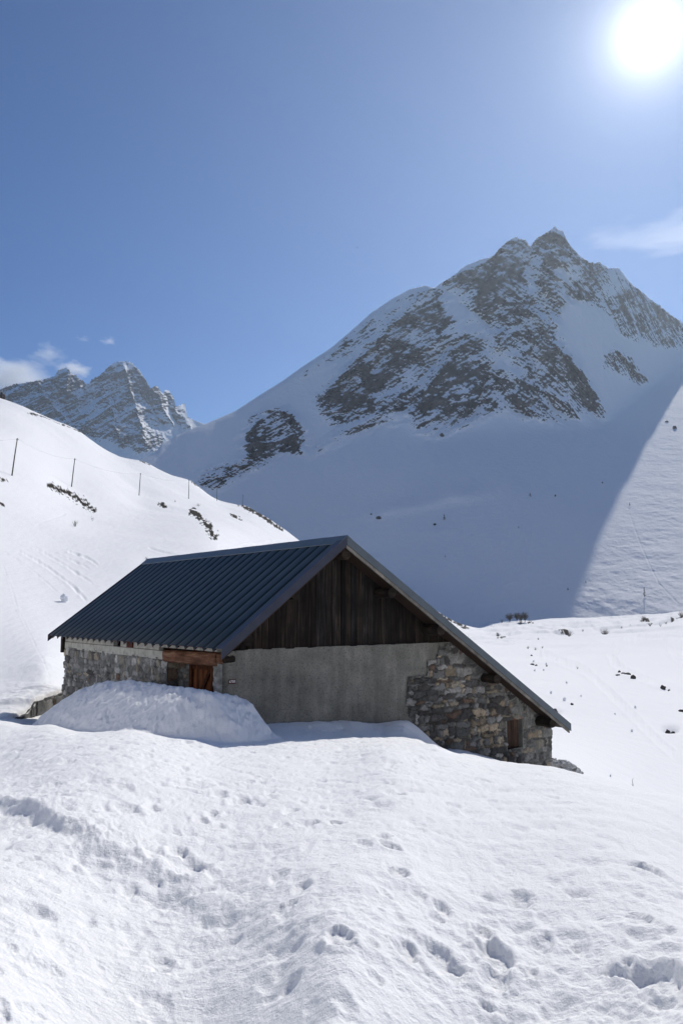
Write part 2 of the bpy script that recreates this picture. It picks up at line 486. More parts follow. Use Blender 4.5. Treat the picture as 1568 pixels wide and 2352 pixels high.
hb = np.interp(par, [0, .12, .3, .45, .6, .75, .9, 1], [.11, .12, .10, .05, .025, .03, .05, .03])
edge = sst(-.42, .12, sdist + .10 * fbm2(x * 4, y * 4, 4, .6, seed=6)) * np.exp(-np.clip(sdist, 0, 9) / 1.2) * (np.abs(azn) < rad(60))
dz += hb * edge * (1 + .35 * fbm2(x * 2, y * 2, 3, seed=5))
tramp = (np.exp(-(d / .7) ** 2) + .45 * sst(1.0, -0.2, np.abs(sdist - 1.2) - .6)) * (np.abs(azn) < rad(60))
# rough crust everywhere, rougher where it was walked on, smooth far right
smooth = sst(900, 1500, px + (py - 1700) * -.35) * sst(2150, 1850, py)
rough = np.clip(.62 + .5 * fbm2(x * .35, y * .35, 3, seed=40), .15, 1.2) * (1 - .8 * smooth)
l1 = fbm2(x * 1.3, y * 1.3, 3, seed=1); l2 = fbm2(x * 3.4, y * 3.4, 4, .55, seed=2); l3 = fbm2(x * 9, y * 9, 4, .6, seed=3)
dent = -np.clip(fbm2(x * 3.0 + 4, y * 2.2, 3, .5, seed=9) - .18, 0, 1) * .16
dent2 = -np.clip(perlin2(x * 6.5 + 3.3, y * 5.0, 71) - .25, 0, 1) * .040
near_fade = sst(34, 6, rl)
dz += .035 * l1 + rough * (.019 * l2 + .0115 * l3 + dent * 1.0 + dent2 * 1.2 - .030 * np.clip(perlin2(x * 9.3 + 1.7, y * 7.1 + 2.9, 73) - .18, 0, 1)) * (.35 + .65 * near_fade)
dz += tramp * np.interp(par, [0, .35, .5, .75, 1], [1, 1, .6, .6, 1]) * (.036 * fbm2(x * 4.6, y * 4.6, 4, .6, seed=12) + .010 * ridged2(x * 6, y * 6, 3, .6, seed=13) - .02) * near_fade
# boot holes and broken slabs: (pixel, half width in px, depth m, stretch)
holes = [(552, 1843, 22, .12, 1), (770, 1892, 17, .12, 1), (440, 1806, 30, .10, .7), (285, 1812, 20, .06, .7), (290, 1862, 26, .08, .8), (505, 1822, 16, .07, 1), (668, 1865, 18, .06, 1),
         (722, 1887, 12, .06, 1.2), (650, 1897, 22, .06, .8), (487, 1872, 14, .07, 1), (462, 1890, 18, .08, .8), (408, 1966, 24, .09, 1), (430, 2004, 44, .11, .55), (878, 1927, 18, .08, .8), (897, 1947, 20, .08, .8),
         (912, 2008, 26, .08, .7), (1482, 1997, 24, .10, .6), (1195, 2072, 26, .08, .9), (1015, 2094, 20, .07, 1), (1108, 2152, 24, .09, 1), (1136, 2207, 38, .13, .8), (782, 2158, 30, .08, .8), (1012, 2214, 42, .10, .8),
         (1512, 2245, 48, .16, 1.1), (1420, 2238, 22, .07, 1), (690, 2042, 20, .05, .8), (905, 1822, 24, .05, .5), (1040, 1850, 18, .04, .6), (1090, 1872, 26, .05, .6), (640, 2020, 20, .05, .9), (495, 1905, 18, .05, .8),
         (230, 1800, 20, .05, .6), (155, 1750, 16, .05, .5), (370, 2218, 24, .05, .7), (1250, 2170, 20, .05, .9), (1470, 2110, 20, .05, .8), (100, 2235, 26, .05, .8), (820, 1740, 12, .03, .5), (640, 1790, 12, .04, .6),
         (1140, 2265, 30, .07, .8), (930, 2190, 26, .08, .9), (350, 1860, 18, .06, .9), (120, 1810, 22, .08, .7), (95, 1850, 20, .08, .7), (280, 1945, 24, .07, .9), (600, 1800, 14, .04, .6), (960, 2060, 18, .04, .8), (1330, 2060, 18, .04, .7)]
rs = np.random.default_rng(77)
for _ in range(34):
    hy = 1720 + 620 * rs.random() ** 1.3; hx = rs.uniform(-60, 1600)
    holes.append((hx, hy, 6 + 9 * rs.random() + (hy - 1700) * .012, .018 + .03 * rs.random(), .5 + .5 * rs.random()))
for hx, hy, hw, hd, stx in holes:
    c = ground_hit(hx, hy); rr_ = np.hypot(c[0], c[1]); R = hw / F * rr_ * 1.05
    m = (np.abs(x - c[0]) < R * 4) & (np.abs(y - c[1]) < R * 4)
    if not m.any(): continue
    xx, yy = x[m] - c[0], y[m] - c[1]
    an = rs.uniform(-.5, .5); ca, sa = math.cos(an), math.sin(an)
    ux, uy = (xx * ca + yy * sa) / R, (-xx * sa + yy * ca) / (R * (.8 + 1.4 * stx))
    q = np.hypot(ux, uy) + .48 * fbm2(x[m] / R * .9, y[m] / R * .9, 4, seed=int(hx) % 50)
    dz[m] += -.46 * hd * sst(1.08, .50, q) + hd * .12 * np.exp(-((q - 1.25) / .28) ** 2)
# fan of snow slid off the roof, lying along the long wall
crest = []
OFF = 1.25
for cxp, cyp in ((150, 1636), (170, 1602), (195, 1582), (245, 1566), (300, 1563), (350, 1571), (405, 1578), (445, 1582), (474, 1589), (492, 1606), (510, 1632), (528, 1658), (548, 1692)):
    s_, z_ = on_side(cxp, cyp, OFF); crest.append((s_, z_))
crest.sort()
cs = np.array([c[0] for c in crest]); cz_ = np.array([c[1] for c in crest])
cs = np.concatenate([[cs[0] - 1.2], cs, [cs[-1] + .35, cs[-1] + 1.0]])
cz_ = np.concatenate([[-5.5], cz_, [cz_[-1] - .75, -4.2]])
t_, s_ = to_ts(x, y)
off = -t_ - OFF                                       # + towards the camera side
top = np.interp(s_, cs, cz_)
out = np.clip(off, 0, 9); inn = np.clip(-off, 0, 9)
lump = .07 * fbm2(x * 1.5, y * 1.5, 3, seed=61) + .09 * fbm2(x * 4.5, y * 4.5, 4, .62, seed=62) + .032 * fbm2(x * 14, y * 14, 3, .6, seed=64)
pile = top - .18 * out - .36 * out ** 1.8 - .24 * inn + lump * .8 - np.clip(t_ + .25, 0, 9) * 1.1
zz = z + dz
k = .14
w = np.clip(.5 + .5 * (pile - zz) / k, 0, 1)
zn = zz * (1 - w) + pile * w + k * w * (1 - w)
zn = np.where((s_ > -4) & (s_ < 12.6) & (t_ > -6) & (t_ < 4), zn, zz)
# drift along the gable foot: a soft roll of snow against the plaster
g1 = np.exp(-((s_ + .75) / .8) ** 2) * sst(-.5, 1.2, t_) * sst(7.6, 6.0, t_)
zn = zn + .10 * g1 * (1 + .5 * fbm2(x * 1.2, y * 1.2, 2, seed=63))
# the snow wall above the low stone wall left of the chalet
LWP = [(147, 1588, 32.3), (125, 1597, 31.6), (104, 1603, 31.0), (83, 1611, 30.2), (74, 1628, 29.8), (58, 1638, 29.2), (42, 1643, 28.8), (24, 1650, 28.2)]
LW = [tuple(at(*q)[:2]) for q in LWP]; LWZ = [at(*q)[2] for q in LWP]
d, par, sd = poly_dist(x, y, LW)
up = sst(.02, .10, -d * sd + .04 * fbm2(x * 5, y * 5, 3, seed=68)) * np.exp(-np.maximum(d - .2, 0) / 3.2) * (rl > 20) * (px < 220)
tgt = np.interp(par, np.linspace(0, 1, len(LWZ)), LWZ) + .05
nearz = base_e(np.array([math.atan2(*q) for q in LW]), np.log(np.array([math.hypot(*q) for q in LW]))) * np.array([math.hypot(*q) for q in LW])
hst = np.interp(par, np.linspace(0, 1, len(LWZ)), np.array(LWZ) + .06 - nearz)
zn = zn + np.maximum(hst, 0) * up * (1 + .12 * fbm2(x * 2.2, y * 2.2, 3, seed=66)) * np.where(par >= 1, np.exp(-d / .8), 1)
Zd[nm] = zn - z

# --- hillside and valley relief
fm = (rg >= 30) & (rg < 840)
x, y, z = X[fm], Y[fm], Zb[fm]; px, py = PX[fm], PY[fm]; rl = rg[fm]
fd = sst(30, 60, rl)
hl = np.zeros_like(x)
amp = np.clip(rl / 240, .15, 1.6)
hl += amp * (1.0 * fbm2(x * .02, y * .02, 3, seed=101) + .10 * fbm2(x * .11, y * .11, 4, seed=102)) * fd
# wind ripples running down the fall line
hl += .035 * np.clip(rl / 100, .3, 2.5) * fbm2(x * .5 + y * .1, y * .12, 4, .6, seed=103) * fd
grooves = [  # pixel polyline, half width px, depth (m per 100 m of distance), lumpy
    ([(1552, 1457), (1470, 1468), (1420, 1480), (1402, 1500), (1410, 1520), (1440, 1545), (1500, 1568), (1568, 1592)], 7, .13, 1),
    ([(1568, 1457), (1545, 1470), (1533, 1480), (1545, 1500), (1568, 1525)], 6, .12, 1),
    ([(1205, 1493), (1245, 1502), (1300, 1522), (1345, 1540), (1375, 1570), (1420, 1612), (1450, 1640), (1500, 1690), (1568, 1752)], 7, .12, 1),
    ([(1270, 1510), (1330, 1490), (1400, 1470), (1480, 1455)], 2.5, .10, 0),
    ([(0, 1262), (60, 1300), (110, 1345), (146, 1378)], 2, .05, 1), ([(40, 1262), (110, 1305), (165, 1350), (200, 1385)], 3.4, .10, 1), ([(90, 1262), (150, 1300), (215, 1345)], 3, .08, 1),
    ([(0, 1285), (18, 1330), (40, 1400), (70, 1460), (100, 1520), (118, 1580)], 2, .035, 1),
    ([(60, 1258), (130, 1270), (210, 1310)], 2, .08, 1), ([(0, 1245), (100, 1252), (180, 1250)], 1.5, .04, 0), ([(150, 1262), (200, 1282), (225, 1300)], 3, .12, 1),
    ([(340, 1258), (420, 1280)], 2, .12, 0), ([(500, 1262), (640, 1244)], 3, .14, 1), ([(80, 1210), (150, 1180), (20, 1130)], 1.5, .06, 0),
    ([(1100, 1470), (1230, 1466), (1400, 1452), (1568, 1441)], 1.5, .10, 0), ([(1100, 1482), (1180, 1478)], 1.5, .08, 0)]
for pts, hw, dep, lp in grooves:
    d, par, sd = poly_dist(px, py, pts)
    m = d < hw * 3
    if not m.any(): continue
    q = d[m] / hw
    sc = dep * rl[m] / 100 * sst(0, .06, par[m]) * sst(1, .94, par[m])
    nz = fbm2(x[m] * 110 / np.maximum(rl[m], 30), y[m] * 45 / np.maximum(rl[m], 30), 3, .6, seed=55) if lp else 0
    hl[m] += sc * (-np.exp(-q * q) * (.55 if lp else 1) + .45 * np.exp(-((q - 1.5) / .5) ** 2) + (1.8 * nz * np.exp(-q * q * .5)) * (lp > 0))
# the fold between the near bulge and the slope behind
d, par, sd = poly_dist(px, py, [(-60, 985), (0, 1000), (70, 1012), (150, 1058), (230, 1105), (330, 1165), (460, 1240)])
hl += sst(100, 160, rl) * rl / 330 * 1.0 * np.exp(-(d / 30) ** 2) * sst(1, .7, par)
# stream bed: sunken winding channels in the valley snow
streams = [([(1075, 1466), (1120, 1462), (1150, 1458), (1200, 1452), (1250, 1452), (1300, 1455), (1350, 1446), (1420, 1441), (1480, 1437), (1520, 1430), (1560, 1424), (1620, 1418)], 3.2, 1.5),
           ([(1180, 1432), (1230, 1441), (1270, 1446), (1330, 1438), (1400, 1432), (1440, 1428), (1478, 1427), (1540, 1420), (1600, 1412)], 2.4, 1.2),
           ([(1130, 1437), (1200, 1432), (1290, 1428), (1400, 1420), (1568, 1410)], 1.8, .9),
           ([(1090, 1476), (1200, 1470), (1300, 1463), (1420, 1450), (1568, 1440)], 1.5, .5), ([(1060, 1449), (1150, 1447), (1240, 1440), (1330, 1432), (1568, 1416)], 1.5, .8)]
for pts, hw, dep in streams:
    sx, sy = [q[0] for q in pts], [q[1] for q in pts]
    yl = np.interp(px, sx, sy) + 3.0 * fbm2(px * .03, px * 0 + sy[0], 3, seed=17)
    k = py - yl; on = (px > sx[0]) & (px < 1700) & (rl > 150)
    gate = sst(-.25, .15, fbm2(px * .018, px * 0 + sy[0] * 2.0, 2, seed=18))
    hl += np.where(on, dep * gate * (sst(.9, -.9, k) * np.exp(-np.clip(-k, 0, 99) / 5.0) - .9 * np.exp(-((k - 1.6) / 1.3) ** 2)), 0)
for bx, by, br, bd in ((1540, 1672, 16, .9), (1441, 1556, 20, -.5), (1524, 1585, 11, .4), (1273, 1632, 13, .5), (1389, 1453, 10, .5), (1228, 1529, 12, .3)):
    q = ((px - bx) / br) ** 2 + ((py - by) / (br * .38)) ** 2
    hl += -bd * np.exp(-q)
er = np.zeros_like(x)
def strip(pts, hw, amt=1.0, ns=1.0):
    d, par, sd = poly_dist(px, py, pts)
    m = d < hw * 4
    nz = fbm2(px[m] * .11 * ns, py[m] * .16 * ns, 4, .65, seed=31)
    er[m] = np.maximum(er[m], amt * sst(.05, -.05, d[m] / hw - .62 - 2.3 * nz + 1.3 * (1 - sst(0, .06, par[m]) * sst(1, .94, par[m]))))
strip([(104, 1112), (135, 1123), (160, 1133), (190, 1152), (224, 1180)], 9)
strip([(434, 1170), (458, 1188), (480, 1210), (498, 1238)], 8.5)
strip([(362, 1159), (384, 1164)], 5); strip([(526, 1180), (560, 1197)], 4.5); strip([(-8, 1097), (20, 1104)], 4); strip([(-10, 1145), (10, 1166)], 6)
strip([(430, 1101), (480, 1125), (560, 1162), (600, 1184), (655, 1222)], 4.6, 1, 1.6); strip([(588, 1178), (645, 1214)], 5.0)
strip([(990, 1402), (1020, 1418), (1050, 1434), (1080, 1446)], 5, 1, 1.5)
strip([(300, 1046), (345, 1068)], 2.0); strip([(60, 947), (150, 978), (190, 993)], 1.4)
strip([(1468, 1426), (1492, 1427)], 3.2); strip([(1282, 1452), (1306, 1455)], 2.6); strip([(1540, 1426), (1570, 1416)], 3.2); strip([(1140, 1466), (1162, 1463)], 1.8); strip([(1212, 1430), (1225, 1432)], 2.6)
strip([(1440, 1437), (1500, 1432)], 1.3, .8)
Zd[fm] += hl; earth[fm] = er
hl_cut = None
Zg = Zb + Zd
# keep the ground under the chalet floor below the walls' inside
VG = np.stack([X, Y, Zg], -1).reshape(-1, 3)
keepall = np.ones((NR - 1, NC - 1), bool)
amid = (azg[:-1, :-1]); rmid = rg[:-1, :-1]
near = rmid < 40
hill = ~near & (amid < rad(5) + rad(6.5) * np.clip(np.log(rmid / 40) / math.log(14), 0, 1)) & (amid > rad(-120))
vall = ~near & ~hill
for nme, msk, mt, lab in (('snow_ground', near, 'snow_near', 'trampled sunlit snow in the foreground around the chalet'),
                          ('hillside', hill, 'snow_slope', 'bright snowy hillside rising on the left behind the chalet'),
                          ('valley_floor', vall, 'snow_slope', 'flat snowy valley floor with a half buried stream on the right')):
    q = grid_quads(NR, NC, msk)[:, ::-1]
    v, q, at_ = compact(VG, q, {'earth': earth.ravel()})
    o = link(nme, np_mesh(nme, v, q, at_), mt, None, True)
    tag(o, lab, None, None, 'structure')

def ground_z(Xq, Yq):
    """height of the finished ground at a world position"""
    a = math.degrees(math.atan2(Xq, Yq)); r_ = math.hypot(Xq, Yq)
    j = min(max(np.searchsorted(AZC, a) - 1, 0), NC - 2); i = min(max(np.searchsorted(RR, r_) - 1, 0), NR - 2)
    u = (a - AZC[j]) / (AZC[j + 1] - AZC[j]); v = (r_ - RR[i]) / (RR[i + 1] - RR[i])
    return (Zg[i, j] * (1 - u) + Zg[i, j + 1] * u) * (1 - v) + (Zg[i + 1, j] * (1 - u) + Zg[i + 1, j + 1] * u) * v
def stand(x, y, r0=36, sink=0.0):
    """ground point seen at a pixel"""
    p = ground_hit(x, y, r0)
    return Vector((p[0], p[1], ground_z(p[0], p[1]) - sink)), math.hypot(p[0], p[1])
print('ground', NR, NC, round(time.time() - T0, 1))

# ------------------------------------------------------------------ mountains
def mountain(name, label, skyline, foot_y, r_foot, slope_fn, rock_fn, disp_fn, az_step, nrow, x_rng, back=.75):
    xs = np.arange(x_rng[0], x_rng[1], az_step)
    ys = np.interp(xs, [p[0] for p in skyline], [p[1] for p in skyline])
    ys = ys + np.interp(xs, x_rng, (0, 0)) + jag(name, xs)
    azs, esk = az_e(xs, ys)
    _, eft = az_e(xs, np.full(len(xs), foot_y))
    v = np.linspace(0, 1, nrow)[:, None]
    e = eft[None] + (esk - eft)[None] * v
    az = azs[None].repeat(nrow, 0)
    yy = ys[None] + (foot_y - ys)[None] * (1 - v)      # pixel row, near enough
    dX, dY = np.sin(az), np.cos(az)
    px, py = project(dX, dY, e)
    Tn = slope_fn(px, py, v + 0 * px, ys[None] + 0 * px)
    Tn = np.maximum(Tn, e + .10)
    de = np.diff(e, axis=0)
    ln = np.log(r_foot(xs) if callable(r_foot) else r_foot + 0 * xs)[None] + np.concatenate([np.zeros((1, len(xs))), np.cumsum(de / (Tn - e)[1:], 0)], 0)
    R = np.exp(ln)
    D, crag = disp_fn(px, py, R, dX * R, e * R)
    R2 = R + D * sst(0, .03, v)
    # snow keeps to the ledges and gullies, rock shows where the face is steep
    dR = np.gradient(R2, axis=0); dZ = np.gradient(e * R2, axis=0)
    steep = np.degrees(np.arctan2(dZ, dR))
    rock, tone = rock_fn(px, py, dX * R, e * R, np.clip(steep, -10, 130), crag)
    XX, YY, ZZ = dX * R2, dY * R2, e * R2
    # the far side, falling away behind the crest
    nb = 14
    add = np.concatenate([[4, 12, 25], np.geomspace(45, 1600, nb - 3)])[:, None]
    Rb = R2[-1:] + add; zb = np.maximum(ZZ[-1:] - back * add * (1 + .1 * perlin2(xs[None] * .05, add * .02, 5)), -14.0)
    XX = np.concatenate([XX, dX[-1:] * Rb]); YY = np.concatenate([YY, dY[-1:] * Rb]); ZZ = np.concatenate([ZZ, zb])
    ex = np.zeros((nb, len(xs)))
    V = np.stack([XX, YY, ZZ], -1).reshape(-1, 3)
    me = np_mesh(name, V, grid_quads(nrow + nb, len(xs))[:, ::-1], {'rock': np.concatenate([rock, ex + rock[-1:]]).ravel(), 'tone': np.concatenate([tone, ex]).ravel()})
    o = link(name, me, 'mountain_rock', None, True)
    tag(o, label, None, None, 'structure')
    return xs, px, py, np.stack([dX * R2, dY * R2, e * R2], -1)

def jag(name, xs):
    if name == 'mountain':
        k = np.interp(xs, [600, 900, 1005, 1100, 1600], [0, .15, .4, 1, 1])
        return k * (6.0 * ridged2(xs * .034, xs * 0, 5, .66, seed=7) + 3.4 * perlin2(xs * .16, xs * 0 + 2, 8)) - k * 2.2
    k = np.interp(xs, [0, 430, 470], [1, 1, .1])
    return k * (4.6 * ridged2(xs * .10, xs * 0, 4, .65, seed=17) + 2.8 * perlin2(xs * .25, xs * 0 + 2, 8)) - k * 1.0

class Mask:
    """soft polygon mask on a 4 px raster"""
    def __init__(s, x0, y0, x1, y1, polys, step=3.0):
        s.x0, s.y0, s.st = x0, y0, step
        gx, gy = np.meshgrid(np.arange(x0, x1, step), np.arange(y0, y1, step))
        wx = gx + 9 * fbm2(gx * .025, gy * .025, 3, seed=201); wy = gy + 9 * fbm2(gx * .025, gy * .025, 3, seed=202)
        m = np.zeros_like(gx)
        for pts, val, soft in polys:
            ins = in_poly(wx, wy, pts); d, _, _ = poly_dist(wx, wy, pts + [pts[0]])
            f = sst(-soft, soft, np.where(ins, d, -d))
            m = m * (1 - f) + val * f if val < 0.31 else np.maximum(m, val * f)
        s.m = m
        b = m.copy(); kw = max(3, int(75 / step)); kr = np.hanning(kw + 2)[1:-1]; kr /= kr.sum()
        for ax in (0, 1): b = np.apply_along_axis(lambda v: np.convolve(np.pad(v, (kw // 2, kw - 1 - kw // 2), 'edge'), kr, 'valid'), ax, b)
        s.b = b
    def __call__(s, px, py, blur=False):
        M_ = s.b if blur else s.m
        u = np.clip((px - s.x0) / s.st, 0, s.m.shape[1] - 1.001); v = np.clip((py - s.y0) / s.st, 0, s.m.shape[0] - 1.001)
        i = v.astype(int); j = u.astype(int); fu = u - j; fv = v - i
        return (M_[i, j] * (1 - fu) + M_[i, j + 1] * fu) * (1 - fv) + (M_[i + 1, j] * (1 - fu) + M_[i + 1, j + 1] * fu) * fv

sky_main = [(-400, 1420), (0, 1260), (250, 1100), (330, 1053), (360, 1036), (372, 1018), (382, 1014), (392, 1010), (405, 1000), (430, 989), (480, 970), (540, 944), (600, 905), (650, 874), (700, 838), (760, 799), (800, 765), (850, 720), (900, 686), (940, 664), (975, 655), (998, 661),
            (1010, 651), (1040, 632), (1075, 606), (1105, 593), (1125, 592), (1145, 572), (1165, 552), (1188, 544), (1205, 551), (1217, 567), (1230, 547), (1255, 532), (1273, 520), (1293, 531), (1303, 555), (1330, 586), (1355, 602), (1380, 602), (1395, 615), (1420, 613), (1440, 640), (1470, 668), (1500, 690), (1530, 714), (1568, 740), (1650, 800), (1800, 880), (2100, 980)]
M1 = Mask(320, 480, 1720, 1240, [
    ([(716, 940), (728, 905), (790, 850), (850, 790), (905, 735), (960, 700), (1003, 655), (1050, 622), (1110, 588), (1150, 550), (1185, 535), (1217, 560), (1255, 525), (1280, 510), (1310, 550), (1335, 585), (1400, 610), (1445, 635), (1500, 685), (1568, 735), (1680, 800), (1680, 850), (1568, 800), (1500, 790), (1430, 765), (1390, 720), (1340, 690), (1305, 715), (1275, 745), (1300, 800), (1335, 840), (1362, 885), (1392, 945), (1388, 980), (1340, 945), (1300, 980), (1225, 950), (1200, 965), (1165, 935), (1090, 965), (1012, 1004), (950, 990), (935, 955), (880, 955), (800, 985), (745, 960)], .80, 14),
    ([(562, 1000), (600, 955), (648, 932), (682, 952), (708, 1015), (682, 1046), (640, 1036), (608, 1072), (565, 1074)], .86, 9),
    ([(436, 1108), (480, 1078), (540, 1058), (584, 1056), (565, 1092), (512, 1120), (470, 1120)], .74, 10),
    ([(1372, 815), (1400, 792), (1432, 800), (1494, 878), (1452, 884), (1430, 852), (1390, 842)], .78, 8),
    ([(700, 1045), (720, 1010), (780, 975), (900, 950), (960, 990), (900, 985), (800, 1010), (716, 1052)], .52, 14),
    ([(980, 1000), (1040, 985), (1020, 1012)], .55, 8),
    ([(640, 900), (700, 846), (850, 722), (960, 652), (1002, 660), (960, 700), (880, 765), (760, 835), (690, 872)], .56, 12),
    ([(362, 1036), (374, 1016), (384, 1020), (376, 1032)], .80, 3), ([(426, 992), (432, 984), (440, 990)], .9, 3),
    ([(505, 1030), (600, 930), (640, 915), (560, 985), (520, 1030)], .50, 10),
    # snow fields and gullies left white
    ([(1005, 662), (1050, 660), (1090, 700), (1110, 735), (1060, 745), (1020, 715)], .26, 12),
    ([(1045, 735), (1120, 740), (1135, 775), (1060, 770), (1020, 800), (985, 800)], .24, 12),
    ([(1225, 580), (1250, 590), (1230, 650), (1250, 700), (1230, 705), (1210, 640)], .28, 9),
    ([(1270, 600), (1330, 610), (1345, 640), (1290, 650)], .25, 11), ([(1380, 640), (1420, 625), (1440, 660), (1400, 680), (1370, 690)], .22, 11),
    ([(1295, 690), (1350, 690), (1400, 760), (1430, 800), (1350, 830), (1320, 800), (1290, 740)], .02, 12),
    ([(820, 850), (850, 830), (905, 850), (870, 905), (835, 900)], .98, 6),
    ([(1110, 790), (1180, 800), (1210, 850), (1180, 880), (1120, 840)], .30, 10),
    ])
ROCK_BASE = ([-300, 440, 560, 700, 800, 950, 1200, 1390, 1450, 1568, 1700, 2300], [1120, 1090, 1060, 1030, 985, 985, 960, 960, 900, 800, 800, 800])
T_LOW = ([-300, 780, 1000, 1150, 1300, 1450, 1600, 2300], [.82, .80, .70, .61, .52, .44, .42, .42])
T_HIGH = ([-300, 600, 900, 1150, 1300, 1450, 1600, 1750, 2300], [.90, .92, 1.1, 1.45, 1.8, 1.7, 1.05, .8, .7])
R_FOOT = ([-300, 700, 1000, 1300, 1600, 2300], [800, 800, 760, 690, 640, 620])
def soft(tab, x, w=90.0):
    return sum(np.interp(x + o * w, *tab) * k for o, k in ((-1, .12), (-.5, .22), (0, .32), (.5, .22), (1, .12)))
def slope_main(px, py, v, ys):
    f = sst(45, -45, py - soft(ROCK_BASE, px))
    t = (soft(T_LOW, px) + .015 * sst(1200, 1000, py) * sst(1150, 1350, px)) * (1 - f) + soft(T_HIGH, px) * f
    # rolls low on the shaded snow face
    for pts, dpt in (([(760, 1190), (840, 1182), (900, 1168), (1000, 1152), (1120, 1128), (1260, 1105)], .10), ([(930, 1120), (1060, 1135), (1180, 1112)], .07)):
        d, par, sd = poly_dist(px, py, pts); t = t + dpt * np.exp(-(d / 13) ** 2) * np.sin(np.pi * par) ** 2
    return t - .34 * np.exp(-(py - ys) / 9.0) * sst(1010, 860, px)
def lit(px, py):
    """roughly where the sun comes over the right shoulder; the snow there is wind-worked"""
    return sst(-60, 90, px - np.interp(py, [800, 900, 1000, 1180, 1410], [1600, 1500, 1450, 1430, 1270]))
def folds(px, py, lst):
    f = np.zeros_like(px)
    wx = px + 22 * fbm2(px * .022, py * .022, 4, .6, seed=351); wy = py + 22 * fbm2(px * .022, py * .022, 4, .6, seed=352)
    for pts, wd, am in lst:
        d, par, sd = poly_dist(wx, wy, pts)
        f = f + am * np.exp(-d / wd) * sst(0, .1, par) * sst(1.0, .85, par)
    return f
SP_MAIN = [([(1278, 505), (1262, 570), (1235, 640), (1215, 700), (1250, 760), (1310, 830), (1360, 900), (1400, 985)], 16, 1.0), ([(1160, 540), (1140, 600), (1110, 660), (1080, 720), (1060, 780), (1000, 860), (950, 940)], 16, .8),
           ([(1005, 640), (960, 690), (900, 740), (850, 800), (790, 860), (720, 950)], 15, .9), ([(1160, 740), (1150, 800), (1180, 870), (1215, 960)], 14, .7), ([(1430, 610), (1440, 680), (1400, 730)], 14, .7), ([(1500, 680), (1520, 740), (1500, 800)], 14, .5),
           ([(650, 925), (680, 980), (690, 1050)], 10, .8), ([(600, 955), (585, 1010), (560, 1080)], 10, .6), ([(1400, 780), (1440, 830), (1500, 885)], 10, .8), ([(1330, 585), (1350, 650), (1330, 690)], 12, .6),
           ([(1217, 550), (1222, 620), (1250, 690), (1265, 740)], 12, -1.0), ([(1000, 650), (1050, 690), (1110, 735), (1140, 780)], 16, -1.0), ([(1290, 600), (1310, 660), (1290, 720), (1310, 800)], 18, -.8), ([(1080, 760), (1030, 800), (960, 880), (920, 960)], 12, -.7),
           ([(1250, 740), (1220, 800), (1240, 880), (1280, 960)], 10, -.6), ([(1370, 620), (1390, 690), (1420, 760)], 14, -.6), ([(1130, 850), (1110, 900), (1080, 970)], 9, -.6), ([(880, 800), (850, 860), (800, 930)], 9, -.6)]
SP_FAR = [([(280, 815), (296, 880), (318, 950), (340, 1045)], 10, 1.0), ([(150, 830), (162, 890), (195, 950), (225, 1010)], 9, .9), ([(80, 865), (110, 920), (150, 980)], 9, .6), ([(240, 840), (235, 900), (265, 960), (290, 1030)], 8, .7), ([(345, 875), (375, 930), (400, 990)], 7, .7), ([(405, 925), (425, 965), (440, 990)], 6, .5),
          ([(198, 865), (190, 920), (200, 960)], 8, -.9), ([(320, 890), (345, 940), (375, 1000)], 8, -.9), ([(268, 870), (262, 920), (285, 980)], 7, -.7), ([(120, 870), (140, 930), (175, 990)], 7, -.6), ([(380, 900), (405, 960), (425, 1000)], 7, -.8)]
def axes(X_, Z_, deg):
    c_, s_ = math.cos(rad(deg)), math.sin(rad(deg)); return X_ * c_ + Z_ * s_, -X_ * s_ + Z_ * c_
TRACKS = [[(1190, 1118), (1150, 1220), (1110, 1310), (1072, 1392)], [(1196, 1118), (1170, 1230), (1142, 1292)], [(1200, 1118), (1195, 1230), (1188, 1320), (1194, 1345)], [(1206, 1118), (1208, 1240), (1205, 1330)], [(1213, 1118), (1222, 1240), (1214, 1310), (1195, 1362)],
          [(1220, 1115), (1250, 1210), (1266, 1290)], [(1235, 1110), (1276, 1200), (1282, 1275)], [(1252, 1105), (1296, 1220), (1300, 1300), (1290, 1345)], [(1105, 1130), (1070, 1190), (1020, 1240)], [(1040, 1130), (1000, 1170), (975, 1190)], [(1318, 1105), (1370, 1165), (1382, 1200)]]
